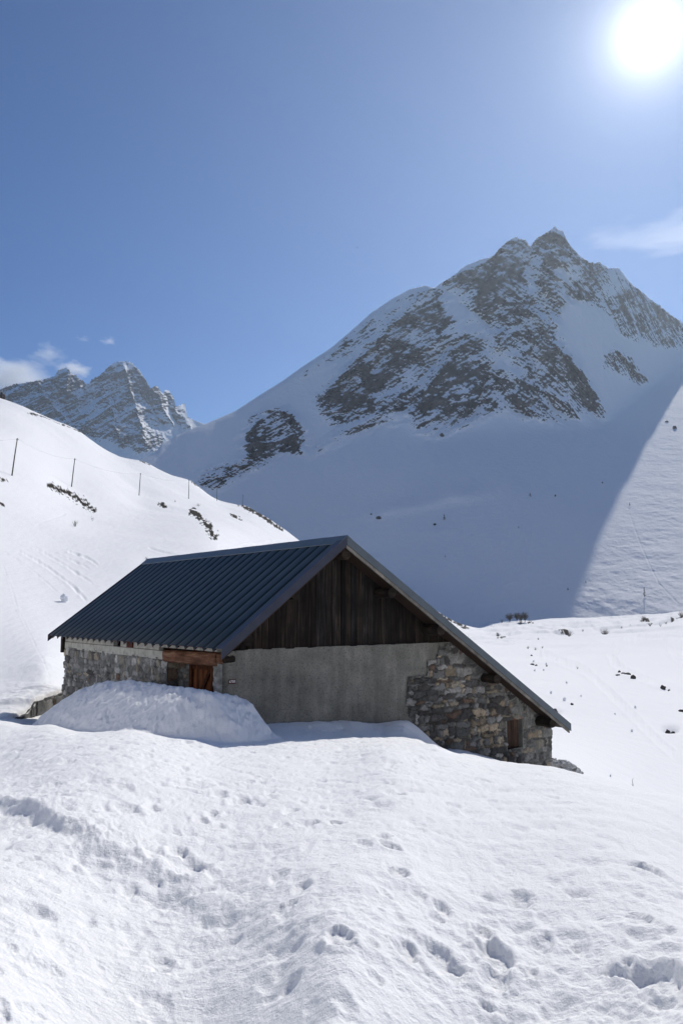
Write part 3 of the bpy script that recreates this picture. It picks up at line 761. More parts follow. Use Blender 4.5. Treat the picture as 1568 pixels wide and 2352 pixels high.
def disp_main(px, py, R, X_, Z_):
    m = M1(px, py, True); L = lit(px, py)
    g = sst(.05, .55, m); k2 = sst(1000, 1300, px)
    q = 20 * fbm2(X_ * .012, Z_ * .012, 3, seed=340)
    u, w = axes(X_ + q, Z_ + .7 * q, 40); u2, w2 = axes(X_ + q, Z_ - .5 * q, -50)
    rib = (1 - k2) * ridged2(u * .0045, w * .016, 4, .55, seed=320) + k2 * ridged2(u2 * .0045, w2 * .015, 4, .55, seed=321)
    fo = folds(px, py, SP_MAIN)
    d = -g * (20 * (rib - .3) + 24 * fo)
    led = 7.0 * fbm2(u * .014, w * .055, 4, .58, seed=322) + 5.0 * fbm2(X_ * .055 + Z_ * .03, Z_ * .075, 4, .62, seed=323) + 2.6 * fbm2(X_ * .15 - Z_ * .05, Z_ * .17, 3, .6, seed=324)
    d = d + g * led * (.6 + .8 * sst(-.3, .3, fbm2(X_ * .01, Z_ * .01, 2, seed=325)))
    d = d + 9 * fbm2(X_ * .006, Z_ * .006, 3, seed=326) + .8 * fbm2(X_ * .03, Z_ * .02, 3, seed=327) * (1 - g)
    d = d + (1 - g) * (1 - L) * 3.2 * fbm2(X_ * .018 + Z_ * .004, Z_ * .005, 3, seed=331)
    for pts, am in (([(760, 1192), (840, 1184), (900, 1170), (1000, 1154), (1120, 1130), (1260, 1107)], 6.0), ([(930, 1122), (1060, 1137), (1180, 1114)], 4.0), ([(900, 1215), (1010, 1222), (1090, 1210)], 2.5)):
        ds, par, sd = poly_dist(px, py + 5 * perlin2(px * .012, py * .01, 14), pts)
        d = d - am * np.exp(-(ds / 15) ** 2) * np.sin(np.pi * par) ** 2 * (1 - L)
    for pts in TRACKS:
        ds, par, sd = poly_dist(px + 3 * perlin2(py * .05, px * 0 + len(pts), 9), py, pts)
        d = d - (.45 * np.exp(-(ds / 1.6) ** 2) * (.5 + sst(-.2, .4, perlin2(px * .2, py * .1, 12))) * sst(0, .2, par) * sst(1, .95, par))
    ds, par, sd = poly_dist(px, py, [(1445, 1180), (1470, 1250), (1488, 1290), (1512, 1340), (1556, 1385)])
    d = d + 1.0 * np.exp(-(ds / 2.0) ** 2)
    d = d + L * (5.0 * fbm2(X_ * .03, Z_ * .05, 4, .55, seed=328) + 1.4 * fbm2(X_ * .12, Z_ * .18, 4, .6, seed=329))
    return d, (rib - .3) * .7 + .5 * fo
def rock_main(px, py, X_, Z_, steep, crag):
    m = M1(px, py)
    base = soft(T_HIGH, px); ang = steep - np.degrees(np.arctan(base))
    un, wn = axes(X_, Z_, 45); n3 = fbm2(un * .06, wn * .085, 5, .72, seed=312); n4 = fbm2(X_ * .012, Z_ * .014, 4, .55, seed=313)
    n6 = fbm2(X_ * .022 + 5, Z_ * .02, 3, .5, seed=318)
    val = 1.5 * (m - ROCK_M) + .020 * ang + .62 * crag + .80 * n3 + .50 * n4 + .50 * n6
    val = np.where(m < .04, -1, val)
    return sst(-.04, .06, val), sst(.0, .5, fbm2(X_ * .015, Z_ * .02, 3, seed=314)) * .8
ROCK_M = .79
mx, mpx, mpy, mP = mountain('mountain', 'broad rocky peak with a shaded snow face above the valley', sky_main, 1480, lambda x: soft(R_FOOT, x), slope_main, rock_main, disp_main, 1.25, 640, (-300, 2000))
print('mountain', round(time.time() - T0, 1))
def on_mountain(x, y):
    j = int(np.clip(np.searchsorted(mx, x), 1, len(mx) - 2))
    i = int(np.argmin(np.abs(mpy[:, j] - y)))
    return Vector(mP[i, j])

sky_far = [(-400, 990), (-150, 940), (0, 893), (15, 886), (40, 880), (75, 874), (105, 868), (126, 862), (132, 850), (150, 843), (160, 849), (165, 858), (172, 857), (182, 868), (192, 874), (200, 881), (215, 868), (232, 858), (250, 839), (262, 831), (270, 829), (285, 827), (303, 831), (312, 842), (322, 853), (331, 866), (340, 879), (347, 892), (354, 884), (362, 886), (374, 904), (380, 894), (388, 896), (398, 910), (403, 931), (413, 932), (418, 926), (425, 928), (430, 955), (450, 967), (470, 973), (500, 985), (700, 1020)]
M2 = Mask(-420, 780, 720, 1120, [
    ([(-400, 960), (0, 885), (130, 840), (190, 872), (260, 825), (305, 828), (360, 880), (400, 900), (430, 950), (400, 960), (370, 940), (340, 960), (370, 1000), (380, 1040), (320, 1030), (260, 1010), (180, 1000), (100, 970), (0, 960), (-400, 1100)], .78, 10),
    ([(395, 975), (450, 966), (480, 975), (430, 985)], .55, 6),
    ([(200, 878), (225, 880), (190, 905), (170, 900)], .1, 5), ([(255, 836), (300, 836), (306, 846), (262, 856)], .22, 5), ([(235, 865), (290, 868), (240, 905), (205, 905)], .36, 8),
    ([(350, 930), (385, 965), (430, 980), (440, 1010), (400, 1015), (370, 970)], .12, 9), ([(180, 910), (230, 925), (220, 960), (190, 950)], .3, 9)])
def slope_far(px, py, v, ys):
    return 1.0 - .22 * sst(300, 420, px)
def disp_far(px, py, R, X_, Z_):
    m = M2(px, py, True); g = .35 + .65 * sst(.1, .5, m)
    q = 70 * fbm2(X_ * .0035, Z_ * .0035, 3, seed=440)
    u, w = axes(X_ + q, Z_ + .6 * q, 55); u2, w2 = axes(X_ + q, Z_, -55); k2 = sst(230, 330, px)
    rib = (1 - k2) * ridged2(u * .0013, w * .0045, 4, .55, seed=420) + k2 * ridged2(u2 * .0013, w2 * .0045, 4, .55, seed=421)
    fo = folds(px, py, SP_FAR)
    led = 20 * fbm2(u * .004, w * .017, 4, .58, seed=422) + 11 * fbm2(X_ * .015 + Z_ * .008, Z_ * .024, 4, .6, seed=423) + 7 * fbm2(X_ * .045, Z_ * .06, 3, .6, seed=424)
    return -65 * fo - g * 75 * (rib - .3) + g * led * 1.3, (rib - .3) * .7 + .35 * fo
def rock_far(px, py, X_, Z_, steep, crag):
    m = M2(px, py); ang = steep - 45
    n3 = fbm2(X_ * .035, Z_ * .05, 4, .65, seed=412); n4 = fbm2(X_ * .004, Z_ * .005, 4, .55, seed=413)
    val = 1.5 * (m - .70) + .034 * ang + .42 * crag + .55 * n3 + .35 * n4
    return sst(-.05, .07, val), 0 * m
mountain('far_mountain', 'distant jagged rock summit streaked with snow, behind the left hillside', sky_far, 1110, 3700, slope_far, rock_far, disp_far, 1.0, 260, (-380, 640))
print('far', round(time.time() - T0, 1))

# ------------------------------------------------------------------ the chalet
ZB = -3.2                                             # level of the threshold
house = empty('stone_chalet', hp(0, 0, ZB), rad(37.7))
tag(house, 'stone and plaster mountain chalet with a dark metal roof, half buried in snow', 'house')
def L_(t, s, z): return (t, s, z - ZB)                # chalet coordinates -> local
RT, RZ = 3.27, 1.88; SLL, SLR = .768, .609
TL, TR = -.45, 12.62; S0, S1 = -.70, 11.95
def roof_z(t): return np.where(np.asarray(t) < RT, RZ - SLL * (RT - np.asarray(t)), RZ - SLR * (np.asarray(t) - RT))

PAL = np.array([(.125, .125, .118), (.17, .17, .16), (.22, .215, .205), (.095, .092, .088), (.25, .215, .16), (.28, .235, .175), (.33, .32, .30), (.075, .07, .066), (.125, .085, .062), (.20, .185, .15)])
def stone_panel(name, u0, u1, z0, z1, place, keep, parent, cell=(.30, .17), res=.030, smear=None, weights=None, warm=None, seed=0, relief=.055, edge_u=(), mat_='rubble_stone', ends=.045, gain=1.0):
    rg_ = np.random.default_rng(seed)
    nu = int((u1 - u0) / res) + 1; nz = int((z1 - z0) / res) + 1
    U, Zq = np.meshgrid(np.linspace(u0, u1, nu), np.linspace(z0, z1, nz))
    sites = []; zz = z0 - .3
    while zz < z1 + .3:
        h = cell[1] * rg_.choice([.5, .7, 1.0, 1.3, 1.9]); uu = u0 - .4 + rg_.uniform(0, .3)
        while uu < u1 + .4:
            w = cell[0] * rg_.choice([.45, .6, .8, 1, 1.3, 1.9, 2.4]) * rg_.uniform(.8, 1.2)
            sites.append((uu + w / 2, zz + h / 2 + rg_.normal(0, .035), w, h)); uu += w
        zz += h
    st = np.array(sites)
    wu = U + .11 * fbm2(U * 4.5, Zq * 4.5, 4, .6, seed=seed + 1); wz = Zq + .08 * fbm2(U * 3.5, Zq * 3.5, 3, seed=seed + 2)
    f1 = np.full(U.shape, 9.0); f2 = np.full(U.shape, 9.0); idx = np.zeros(U.shape, int)
    for k, (a, b, w, h) in enumerate(st):
        j0 = max(0, int((a - 3 * w - u0) / res)); j1 = min(nu, int((a + 3 * w - u0) / res) + 2)
        i0 = max(0, int((b - 3 * h - z0) / res)); i1 = min(nz, int((b + 3 * h - z0) / res) + 2)
        if j0 >= j1 or i0 >= i1: continue
        sl = (slice(i0, i1), slice(j0, j1))
        d = np.sqrt(((wu[sl] - a) / w) ** 2 + ((wz[sl] - b) / h) ** 2)
        lt = d < f1[sl]
        f2[sl] = np.where(lt, f1[sl], np.minimum(f2[sl], d)); idx[sl] = np.where(lt, k, idx[sl]); f1[sl] = np.minimum(f1[sl], d)
    gap = f2 - f1
    body = sst(.03, .20, gap)
    sm = np.zeros_like(U) if smear is None else np.clip(smear(U, Zq), 0, 1)
    wts = np.array(weights if weights is not None else [1] * len(PAL), float); wts /= wts.sum()
    ci = rg_.choice(len(PAL), len(st), p=wts); off = rg_.uniform(-.35, .5, len(st)); br = rg_.uniform(.75, 1.2, len(st))
    col = PAL[ci] * br[:, None] * gain
    if warm is not None:
        wv = np.clip(warm(st[:, 0], st[:, 1]), 0, 1); tgt = np.array([(.30, .245, .175), (.22, .178, .125), (.33, .285, .215)])[rg_.integers(0, 3, len(st))]
        pick = rg_.random(len(st)) < wv
        col = np.where(pick[:, None], tgt * br[:, None], col)
    mort = np.array((.075, .072, .065)); mort2 = np.array((.225, .222, .20))
    mfac = (body * (1 - sm * sst(1.1, .2, body + off[idx] * .6)))[..., None]
    Cc = (mort + (mort2 - mort) * sm[..., None]) * (1 - mfac) + col[idx] * mfac
    H = relief * (body * (.75 + off[idx]) * (1 - .8 * sm)) + .02 * fbm2(U * 4, Zq * 4, 3, seed=seed + 3) + .012 * fbm2(U * 16, Zq * 16, 3, .6, seed=seed + 4) + sm * relief * .5
    uo = np.zeros_like(U)
    for ue, sg in edge_u:                              # ragged vertical edge
        f = sst(.30, 0, np.abs(U - ue)); uo += sg * f * (ends * (off[idx] + .5) + .05 * fbm2(Zq * 1.2, Zq * 0, 3, seed=seed + 5))
    V = np.array(place(U + uo, Zq, H)); V = np.stack(V, -1).reshape(-1, 3)
    uc = (U[:-1, :-1] + U[1:, 1:]) / 2; zc = (Zq[:-1, :-1] + Zq[1:, 1:]) / 2
    kp = keep(uc, zc)
    q = grid_quads(nz, nu, kp); V, q, at_ = compact(V, q, {'stone': Cc.reshape(-1, 3)})
    return link(name, np_mesh(name, V, q, at_), mat_, parent, False)

front = lambda U, Z_, H: (U, -H, Z_ - ZB)
side = lambda U, Z_, H: (-H, U, Z_ - ZB)
WIN = (10.22, 11.02, -4.42, -3.53)
def stone_edge(t, z):                                  # True where the gable shows bare stone
    wob = .10 * fbm2(t * 2.2, z * 2.2, 3, seed=91)
    lim = np.where(z < -1.95, 6.03, np.where(z < -1.5, 6.85, np.where(z < -1.12, 7.15 + (z + 1.5) * .6, 7.6)))
    return t + wob > lim
under = lambda t: roof_z(t) - .085
# the solid walls behind the faces
core = MB()
def prism(poly, s0, s1):
    n_ = len(poly); v = [L_(t, s0, z) for t, z in poly] + [L_(t, s1, z) for t, z in poly]
    core.add(v, [tuple(range(n_)), tuple(range(2 * n_ - 1, n_ - 1, -1))] + [(i, n_ + i, n_ + (i + 1) % n_, (i + 1) % n_) for i in range(n_)])
gpoly = [(.10, -6.6), (WID - .1, -6.6), (WID - .1, float(under(WID - .1)) - .14), (RT, RZ - .25), (.10, float(under(.1)) - .14)]
gpoly = gpoly[::-1]
prism(gpoly, .21, .55); prism(gpoly, 10.8, 11.22)
core.box(L_(.08, .55, -6.6), L_(.5, .60, -1.2)); core.box(L_(.52, .6, -6.6), L_(.9, 3.2, -1.2)); core.box(L_(.08, 3.2, -6.6), L_(.5, 10.8, -1.2)); core.box(L_(.1, .21, -1.38), L_(.5, 3.2, -1.2))
core.box(L_(WID - .5, .55, -6.8), L_(WID - .08, 10.8, -3.9))
core.build('wall', 'grey_plaster', house)
# plaster of the gable
def plaster_keep(t, z): return (~stone_edge(t, z)) & (t < 8.3) & (z < -1.0 + .012 * np.sin(t * 9) - .02 * (t < .6)) & (z < under(t))
pl = stone_panel('plaster_wall', 0.0, 8.4, -5.0, -.95, lambda U, Z_, H: (U - .07 * sst(.3, 0, U) * 0, -(.035 + .35 * H) + .10 * sst(.16, 0, U) ** 2, Z_ - ZB), plaster_keep, house, res=.035, smear=lambda u, z: 0 * u + 1, relief=.01, seed=5, mat_='grey_plaster', edge_u=((0.0, -1),), ends=.03)
# ledge where the plaster ends under the boards
mb = MB()
for k in range(26):
    a, b = .30 + k * .30, .30 + (k + 1) * .30
    z = -1.008 + random.uniform(-.012, .012) + .003 * k * .3
    mb.box(L_(a, -.055 + random.uniform(-.01, .01), z - .05), L_(b, .12, z))
mb.build('ledge', 'grey_plaster', house)
# bare masonry of the gable
def gab_keep(t, z):
    w = (t > WIN[0]) & (t < WIN[1]) & (z > WIN[2]) & (z < WIN[3])
    return stone_edge(t + .06, z) & ~w & (z < under(t)) & ((t > 7.9) | (z < -1.0))
def gab_smear(t, z):
    b = np.minimum(under(t) - z, 9)
    s_ = sst(.55, .15, b + .16 * fbm2(t * 1.3, z * 1.3, 3, seed=93)) + .75 * sst(11.0, 11.5, t) + .8 * sst(.25, -.1, fbm2(t * .55, z * .6, 3, seed=94) + .28) * sst(6.4, 7.5, t)
    s_ = s_ + .9 * np.exp(-(((t - 10.95) / .28) ** 2 + ((z + 4.3) / .55) ** 2)) + .55 * sst(.1, .5, fbm2(t * .9, z * .9, 3, seed=95))
    return .8 * s_ * sst(5.9, 6.3, t)
def gab_warm(t, z):
    return .42 * np.exp(-(((t - 8.0) / .75) ** 2 + ((z + 2.15) / .5) ** 2)) + .62 * np.exp(-(((t - 9.2) / .95) ** 2 + ((z + 3.8) / .75) ** 2)) + .03
stone_panel('stone_wall', 5.8, WID, -6.7, -.9, front, gab_keep, house, cell=(.25, .125), res=.026, smear=gab_smear, weights=[3, 3, 2.5, 3.5, .6, .5, 1.6, 3, .8, .8], warm=gab_warm, seed=21, relief=.10, gain=.92, edge_u=((WID, 1),), ends=.07)
# long wall
def side_keep(s, z):
    return ~((s > .43) & (s < 3.05) & (z > -3.7) & (z < -1.36)) & (z < -1.33)
def side_smear(s, z):
    return .85 * sst(-.02, .34, fbm2(s * .45, z * .8, 3, seed=96) + .12 * np.sin(s * .9 + 1)) * sst(10.9, 9.9, s) + sst(.45, .2, s)
stone_panel('stone_wall', 0.04, LEN, -5.0, -1.30, side, side_keep, house, cell=(.21, .13), res=.028, smear=side_smear, weights=[3, 4, 4, 1.5, .8, .5, 2, .8, .3, 1], seed=33, relief=.07, gain=1.35, edge_u=((LEN, 1), (.04, -1)), ends=.09)
stone_panel('recess_wall', 2.2, 3.2, -4.2, -1.3, lambda U, Z_, H: (.34 - H, U, Z_ - ZB), lambda s, z: s > 0, house, cell=(.27, .17), res=.035, weights=[3, 2, 1, 4, 0.2, .1, .3, 4, .3, 1], seed=35, relief=.06)
stone_panel('jamb', 0.0, .36, -4.4, -1.36, lambda U, Z_, H: (U - .02, 3.06 - .4 * H, Z_ - ZB), lambda s, z: s > -1, house, res=.035, seed=36)
stone_panel('jamb', 0.0, .36, -4.4, -1.36, lambda U, Z_, H: (U - .02, .42 + .4 * H, Z_ - ZB), lambda s, z: s > -1, house, res=.035, seed=37, smear=lambda u, z: 0 * u + .9)
stone_panel('stone_wall', .0, LEN, -6.8, -3.7, lambda U, Z_, H: (WID + H, U, Z_ - ZB), lambda s, z: s > -1, house, res=.07, seed=38, relief=.07)
stone_panel('stone_wall', .0, WID, -6.8, 1.7, lambda U, Z_, H: (U, LEN + H, Z_ - ZB), lambda t, z: z < under(t), house, res=.09, seed=39, relief=.07)

# gable boards
mb = MB(); t = .16
while t < 8.25:
    w = random.uniform(.135, .215); b = min(t + w, 8.28)
    zt0, zt1 = float(under(t)) - .015, float(under(b)) - .015
    y = .035 + random.uniform(0, .022)
    g = random.choice([.55, .7, .85, 1, 1.1, 1.3]); c = random.random()
    mid = math.exp(-((t - 4.2) / 1.5) ** 2)
    tone = (g * (1.05 - .35 * mid * c), g * (1 + .05 * mid), g * (1 + .5 * mid * c))
    zb = -1.03
    gapx = .006
    if zt0 > zb + .05 and zt1 > zb + .05:
        pts = [L_(t + gapx, y, zb), L_(b - gapx, y, zb), L_(b - gapx, .12, zb), L_(t + gapx, .12, zb), L_(t + gapx, y, zt0), L_(b - gapx, y, zt1), L_(b - gapx, .12, zt1), L_(t + gapx, .12, zt0)]
        if t < RT < b:
            pts[4] = L_(t + gapx, y, RZ - .2); pts[5] = L_(b - gapx, y, RZ - .2); pts[6] = L_(b - gapx, .12, RZ - .2); pts[7] = L_(t + gapx, .12, RZ - .2)
        mb.hexa(pts, tone)
    t = b
mb.build('gable_boards', 'dark_boards', house)

# roof: trapezoid sheet on both slopes
def roof_sheet(t_e, name):
    PIT = .488; sv, hv = [], []
    s = S0
    while s < S1 - 1e-6:
        for f, h in ((0, .055), (.10, .062), (.58, .062), (.68, .055), (.75, .0), (.90, .0), (.985, .055)):
            if s + f * PIT <= S1: sv.append(s + f * PIT); hv.append(h)
        s += PIT
    sv = np.array(sv); hv = np.array(hv)
    ts = np.array([RT + (t_e - RT) * f for f in (0.0, .25, .5, .75, 1.0)])
    V = []; nu = len(sv)
    for lay in (0.0, -.010):
        for tt in ts:
            sag = -.012 * math.sin(math.pi * (tt - RT) / (t_e - RT))
            for a, h in zip(sv, hv): V.append(L_(tt, a, float(roof_z(tt)) + h + lay + sag + .006 * math.sin(a * 1.7 + tt)))
    q1 = grid_quads(5, nu); q2 = grid_quads(5, nu) + 5 * nu
    e1 = np.array([[4 * nu + i, 4 * nu + i + 1, 9 * nu + i + 1, 9 * nu + i] for i in range(nu - 1)])
    o = link(name, np_mesh(name, V, np.concatenate([q1, q2[:, ::-1], e1])), 'slate_metal', house)
    # rust coloured closure strip peeping out under the sheet end
    if t_e < RT:
        V = []; ta, tb = t_e + .004, t_e + .16
        for tt in (tb, ta):
            for a, h in zip(sv, hv): V.append(L_(tt, a, float(roof_z(tt)) + h - .014 - .004 * (h < .01)))
        for a, h in zip(sv, hv): V.append(L_(ta, a, float(roof_z(ta)) + h - .020 - .022 * (h < .01)))
        link('eave_strip', np_mesh('eave_strip', V, grid_quads(3, nu)), 'rust_metal', house)
    return o
roof_l = roof_sheet(TL, 'roof_sheet'); roof_sheet(TR, 'roof_sheet')
# deck and soffit
mb = MB()
for ta, tb in ((TL + .34, RT), (RT, TR - .08)):
    za, zb = float(roof_z(ta)), float(roof_z(tb))
    mb.hexa([L_(ta, S0 + .05, za - .13), L_(tb, S0 + .05, zb - .13), L_(tb, S1 - .05, zb - .13), L_(ta, S1 - .05, za - .13), L_(ta, S0 + .05, za - .03), L_(tb, S0 + .05, zb - .03), L_(tb, S1 - .05, zb - .03), L_(ta, S1 - .05, za - .03)])
mb.build('roof_deck', 'soffit_wood', house)
# verge flashings: folded strips up both rakes, front and back
def rake(ta, tb, s0, s1, lo, hi, name, m, extra=0):
    mb = MB(); za, zb = float(roof_z(ta)), float(roof_z(tb))
    mb.hexa([L_(ta, s0, za + lo), L_(tb, s0, zb + lo), L_(tb, s1, zb + lo), L_(ta, s1, za + lo), L_(ta, s0, za + hi), L_(tb, s0, zb + hi), L_(tb, s1, zb + hi), L_(ta, s1, za + hi)])
    return mb.build(name, m, house)
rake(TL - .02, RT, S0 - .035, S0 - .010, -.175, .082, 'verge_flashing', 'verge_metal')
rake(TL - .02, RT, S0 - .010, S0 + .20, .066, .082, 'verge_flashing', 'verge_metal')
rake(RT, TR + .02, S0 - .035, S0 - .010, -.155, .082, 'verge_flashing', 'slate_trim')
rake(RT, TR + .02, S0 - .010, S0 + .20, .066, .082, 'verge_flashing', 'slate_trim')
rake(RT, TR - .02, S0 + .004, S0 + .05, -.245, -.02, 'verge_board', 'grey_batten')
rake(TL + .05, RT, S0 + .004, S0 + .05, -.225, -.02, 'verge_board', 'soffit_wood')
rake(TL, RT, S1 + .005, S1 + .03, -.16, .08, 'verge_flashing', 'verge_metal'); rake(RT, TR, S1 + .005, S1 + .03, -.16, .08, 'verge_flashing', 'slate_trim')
mb = MB()
for sg, sl in ((-1, SLL), (1, SLR)):
    w = .27; t1 = RT + sg * w; z1 = RZ - sl * w + .074
    zr = RZ + .095
    n_ = 14
    for k in range(n_):
        sa = S0 - .04 + (S1 - S0 + .08) * k / n_; sb = S0 - .04 + (S1 - S0 + .08) * (k + 1) / n_ + .004
        dz_ = .004 * (k % 2)
        mb.hexa([L_(RT, sa, zr - .012 + dz_), L_(t1, sa, z1 - .02 + dz_), L_(t1, sb, z1 - .02 + dz_), L_(RT, sb, zr - .012 + dz_), L_(RT, sa, zr + dz_), L_(t1, sa, z1 + dz_), L_(t1, sb, z1 + dz_), L_(RT, sb, zr + dz_)])
mb.build('ridge_cap', 'slate_trim', house)

def round_beam(p0, p1, ra, rb, name, m, parent, power=2.0, seg=10, n=14, rough=.06, seed=0, flare=0.0):
    """a hewn log or beam between two local points, with slightly uneven section"""
    p0, p1 = Vector(p0), Vector(p1); d = (p1 - p0).normalized()
    up = Vector((0, 0, 1)); u = d.cross(up).normalized(); w = u.cross(d)
    V, Fc = [], []
    for k in range(seg + 1):
        c = p0.lerp(p1, k / seg)
        for j in range(n):
            a = 2 * math.pi * j / n; ca, sa = math.cos(a), math.sin(a)
            q = (abs(ca) ** power + abs(sa) ** power) ** (-1 / power)
            nz = 1 + rough * float(perlin2(np.array(k * .45 + seed), np.array(math.cos(a) * 1.3 + math.sin(a) * .7), seed)) * 1.6
            V.append(c + (u * ca * ra + w * sa * rb) * q * nz)
    for k in range(seg):
        for j in range(n): Fc.append((k * n + j, k * n + (j + 1) % n, (k + 1) * n + (j + 1) % n, (k + 1) * n + j))
    Fc.append(tuple(reversed(range(n)))); Fc.append(tuple(seg * n + j for j in range(n)))
    mb = MB(); mb.add(V, Fc); o = mb.build(name, m, parent)
    return o
# log ends of the purlins under the verge
for k, (t, z, r_, s_f) in enumerate(((3.34, 1.47, .155, -.60), (1.77, .36, .13, -.52), (.38, -.74, .14, -.50), (4.96, .46, .15, -.60), (6.84, -.60, .155, -.62), (9.24, -2.13, .15, -.60), (11.80, -3.66, .165, -.66))):
    round_beam(L_(t, s_f, z), L_(t, .6, z), r_, r_ * .95, 'purlin', 'log_wood', house, seed=k * 3 + 1, rough=.09)
# under the left eave: pale wall plate, plank strip, beam over the door
mb = MB(); s = 3.20
while s < LEN - .01:
    e_ = min(s + random.uniform(.9, 1.6), LEN + .02); mb.box(L_(-.055 + random.uniform(-.008, .008), s, -1.37 + random.uniform(-.012, .012)), L_(.12, e_ - .004, -1.145)); s = e_
mb.build('wall_plate', 'pale_concrete', house)
mb = MB(); s = .30
while s < LEN + .3:
    e_ = min(s + random.choice([.55, 1.1, 2.2]), LEN + .32)
    if not (6.05 < s < 6.5): mb.box(L_(-.035 + random.uniform(-.006, .006), s, -1.13 if s > 3.1 else -1.045), L_(.10, e_ - .006, -.78))
    s = e_
mb.build('eave_board', 'pale_concrete', house)
mb = MB(); mb.box(L_(-.075, 5.35, -1.13), L_(-.042, 5.78, -.84)); mb.build('patch_sheet', 'rust_metal', house)
round_beam(L_(.09, .24, -1.235), L_(.09, 3.22, -1.275), .20, .165, 'lintel', 'beam_wood', house, power=5, seg=18, n=20, rough=.05, seed=4)
mb = MB(); mb.box(L_(-.10, .03, -1.31), L_(.10, .20, -1.10)); mb.build('beam_end', 'beam_wood', house)
round_beam(L_(-.02, -.015, -1.22), L_(.27, -.05, -1.21), .06, .075, 'beam_end', 'log_wood', house, power=4, seed=8, rough=.2)
mb = MB(); mb.box(L_(-.13, LEN + .03, -1.52), L_(.05, LEN + .22, -.98)); mb.build('corner_post', 'log_wood', house)

# double door, half hidden by the snow
def leaf(s0, s1, slant):
    mb = MB(); s = s0; x0 = .285
    while s < s1 - .01:
        w = random.uniform(.12, .17); e_ = min(s + w, s1)
        g = random.choice([.6, .8, 1.0, 1.25, 1.5]); mb.box(L_(x0 + random.uniform(0, .012), s + .005, -3.35), L_(x0 + .05, e_ - .005, -1.40), (g, g * .97, g * .92)); s = e_
    d = mb.build('door', 'door_boards', house)
    mb = MB(); a, b = (s0 + .05, s1 - .05) if slant > 0 else (s1 - .05, s0 + .05)
    zt, zb = -1.50, -2.75
    mb.hexa([L_(x0 - .045, a - .07, zb), L_(x0 - .045, a + .07, zb), L_(x0 - .002, a + .07, zb), L_(x0 - .002, a - .07, zb), L_(x0 - .045, b - .07, zt), L_(x0 - .045, b + .07, zt), L_(x0 - .002, b + .07, zt), L_(x0 - .002, b - .07, zt)], (.55, .5, .5))
    mb.build('brace', 'door_boards', d)
    mb = MB(); mb.box(L_(x0 - .042, s0, -1.56), L_(x0 - .001, s1, -1.42), (.7, .65, .6)); mb.build('rail', 'door_boards', d)
    return d
leaf(1.06, 2.12, -1); leaf(.44, 1.02, 1)
mb = MB(); mb.box(L_(.22, 2.13, -3.35), L_(.36, 2.25, -1.38), (.8, .75, .7)); mb.build('door_frame', 'door_boards', house)
mb = MB(); mb.box(L_(.235, .99, -3.35), L_(.283, 1.08, -1.42), (.9, .9, .9)); mb.build('door_frame', 'door_boards', house)

# boarded window
wf = MB(); w0, w1, v0, v1 = WIN
wf.box(L_(w0 - .05, -.045, v1 + .0), L_(w1 + .12, .2, v1 + .085)); win = wf.build('window', 'beam_wood', house)
win['label'] = 'small window closed by a weathered board shutter'
for a_, b_ in ((w0 - .03, w0 + .03), (w1 - .02, w1 + .12)):
    mb = MB(); mb.box(L_(a_, -.057, v0 - .05), L_(b_, .2, v1 - .004)); mb.build('window_frame', 'grey_plaster', win)
mb = MB(); mb.box(L_(w0 + .034, -.03, v0 - .07), L_(w1 - .024, .2, v0 + .0)); mb.build('sill', 'log_wood', win)
mb = MB(); s = w0 + .04
for k in range(4):
    e_ = s + (w1 - w0 - .07) / 4; g = (.8, 1.1, 1.0, 1.3)[k]
    mb.box(L_(s + .006, .10 + .008 * (k % 2), v0 + .006), L_(e_ - .004, .17, v1 - .006), (g, g, g)); s = e_
mb.build('shutter', 'shutter_boards', win)

# house number plate
sign = empty('number_plate', hp(.215, -.052, -1.757), rad(37.7))
tag(sign, 'small brown plate with white number on the grey plaster near the door', 'sign')
mb = MB(); mb.box((-.10, -.006, -.056), (.10, .006, .056)); mb.build('plate', 'sign_brown', sign)
cu = bpy.data.curves.new('number', 'FONT'); cu.body = '6700'; cu.size = .085; cu.align_x = 'CENTER'; cu.align_y = 'CENTER'; cu.extrude = .0015; cu.offset = .0012
tmp = bpy.data.objects.new('number', cu); COL.objects.link(tmp)
bpy.context.view_layer.update()
me = bpy.data.meshes.new_from_object(tmp.evaluated_get(bpy.context.evaluated_depsgraph_get()))
bpy.data.objects.remove(tmp); bpy.data.curves.remove(cu)
nb = link('number', me, 'sign_white', sign); nb.rotation_euler = (rad(90), 0, 0); nb.location = (0, -.0085, 0)

# low stone wall running on from the far corner
lw = np.array(LW); seg = np.hypot(*np.diff(lw, axis=0).T); cum = np.concatenate([[0], np.cumsum(seg)])
def lw_place(U, Z_, H):
    x = np.interp(U, cum, lw[:, 0]); y = np.interp(U, cum, lw[:, 1])
    dx, dy = lw[-1] - lw[0]; nn = math.hypot(dx, dy); nx, ny = -dy / nn, dx / nn
    return x + nx * (H - .02), y + ny * (H - .02), Z_
lw_top = lambda u: np.interp(u, cum, LWZ) - .03 + .05 * perlin2(u * 3 + .3, u * 0 + .4, 44)
lwo = stone_panel('low_wall', 0, float(cum[-1]), -5.4, -2.9, lw_place, lambda u, z: z < lw_top(u), None, cell=(.42, .5), res=.03, smear=lambda u, z: .6 + 0 * u, seed=51, relief=.09, weights=[3, 3, 2, 2, 1, .5, 1, 1, .5, 2])
V = []; us = np.linspace(0, float(cum[-1]), 60)
for u in us:
    zt = float(lw_top(np.array(u)))
    for h, z in ((.0, zt), (-.35, zt - .02), (-.35, -5.2)): V.append([float(np.ravel(q)[0]) for q in lw_place(np.array([u]), np.array([z]), np.array([h]))])
bk = link('back_face', np_mesh('back_face', V, grid_quads(60, 3), {'stone': np.tile((.10, .098, .09), (180, 1))}), 'rubble_stone', lwo)
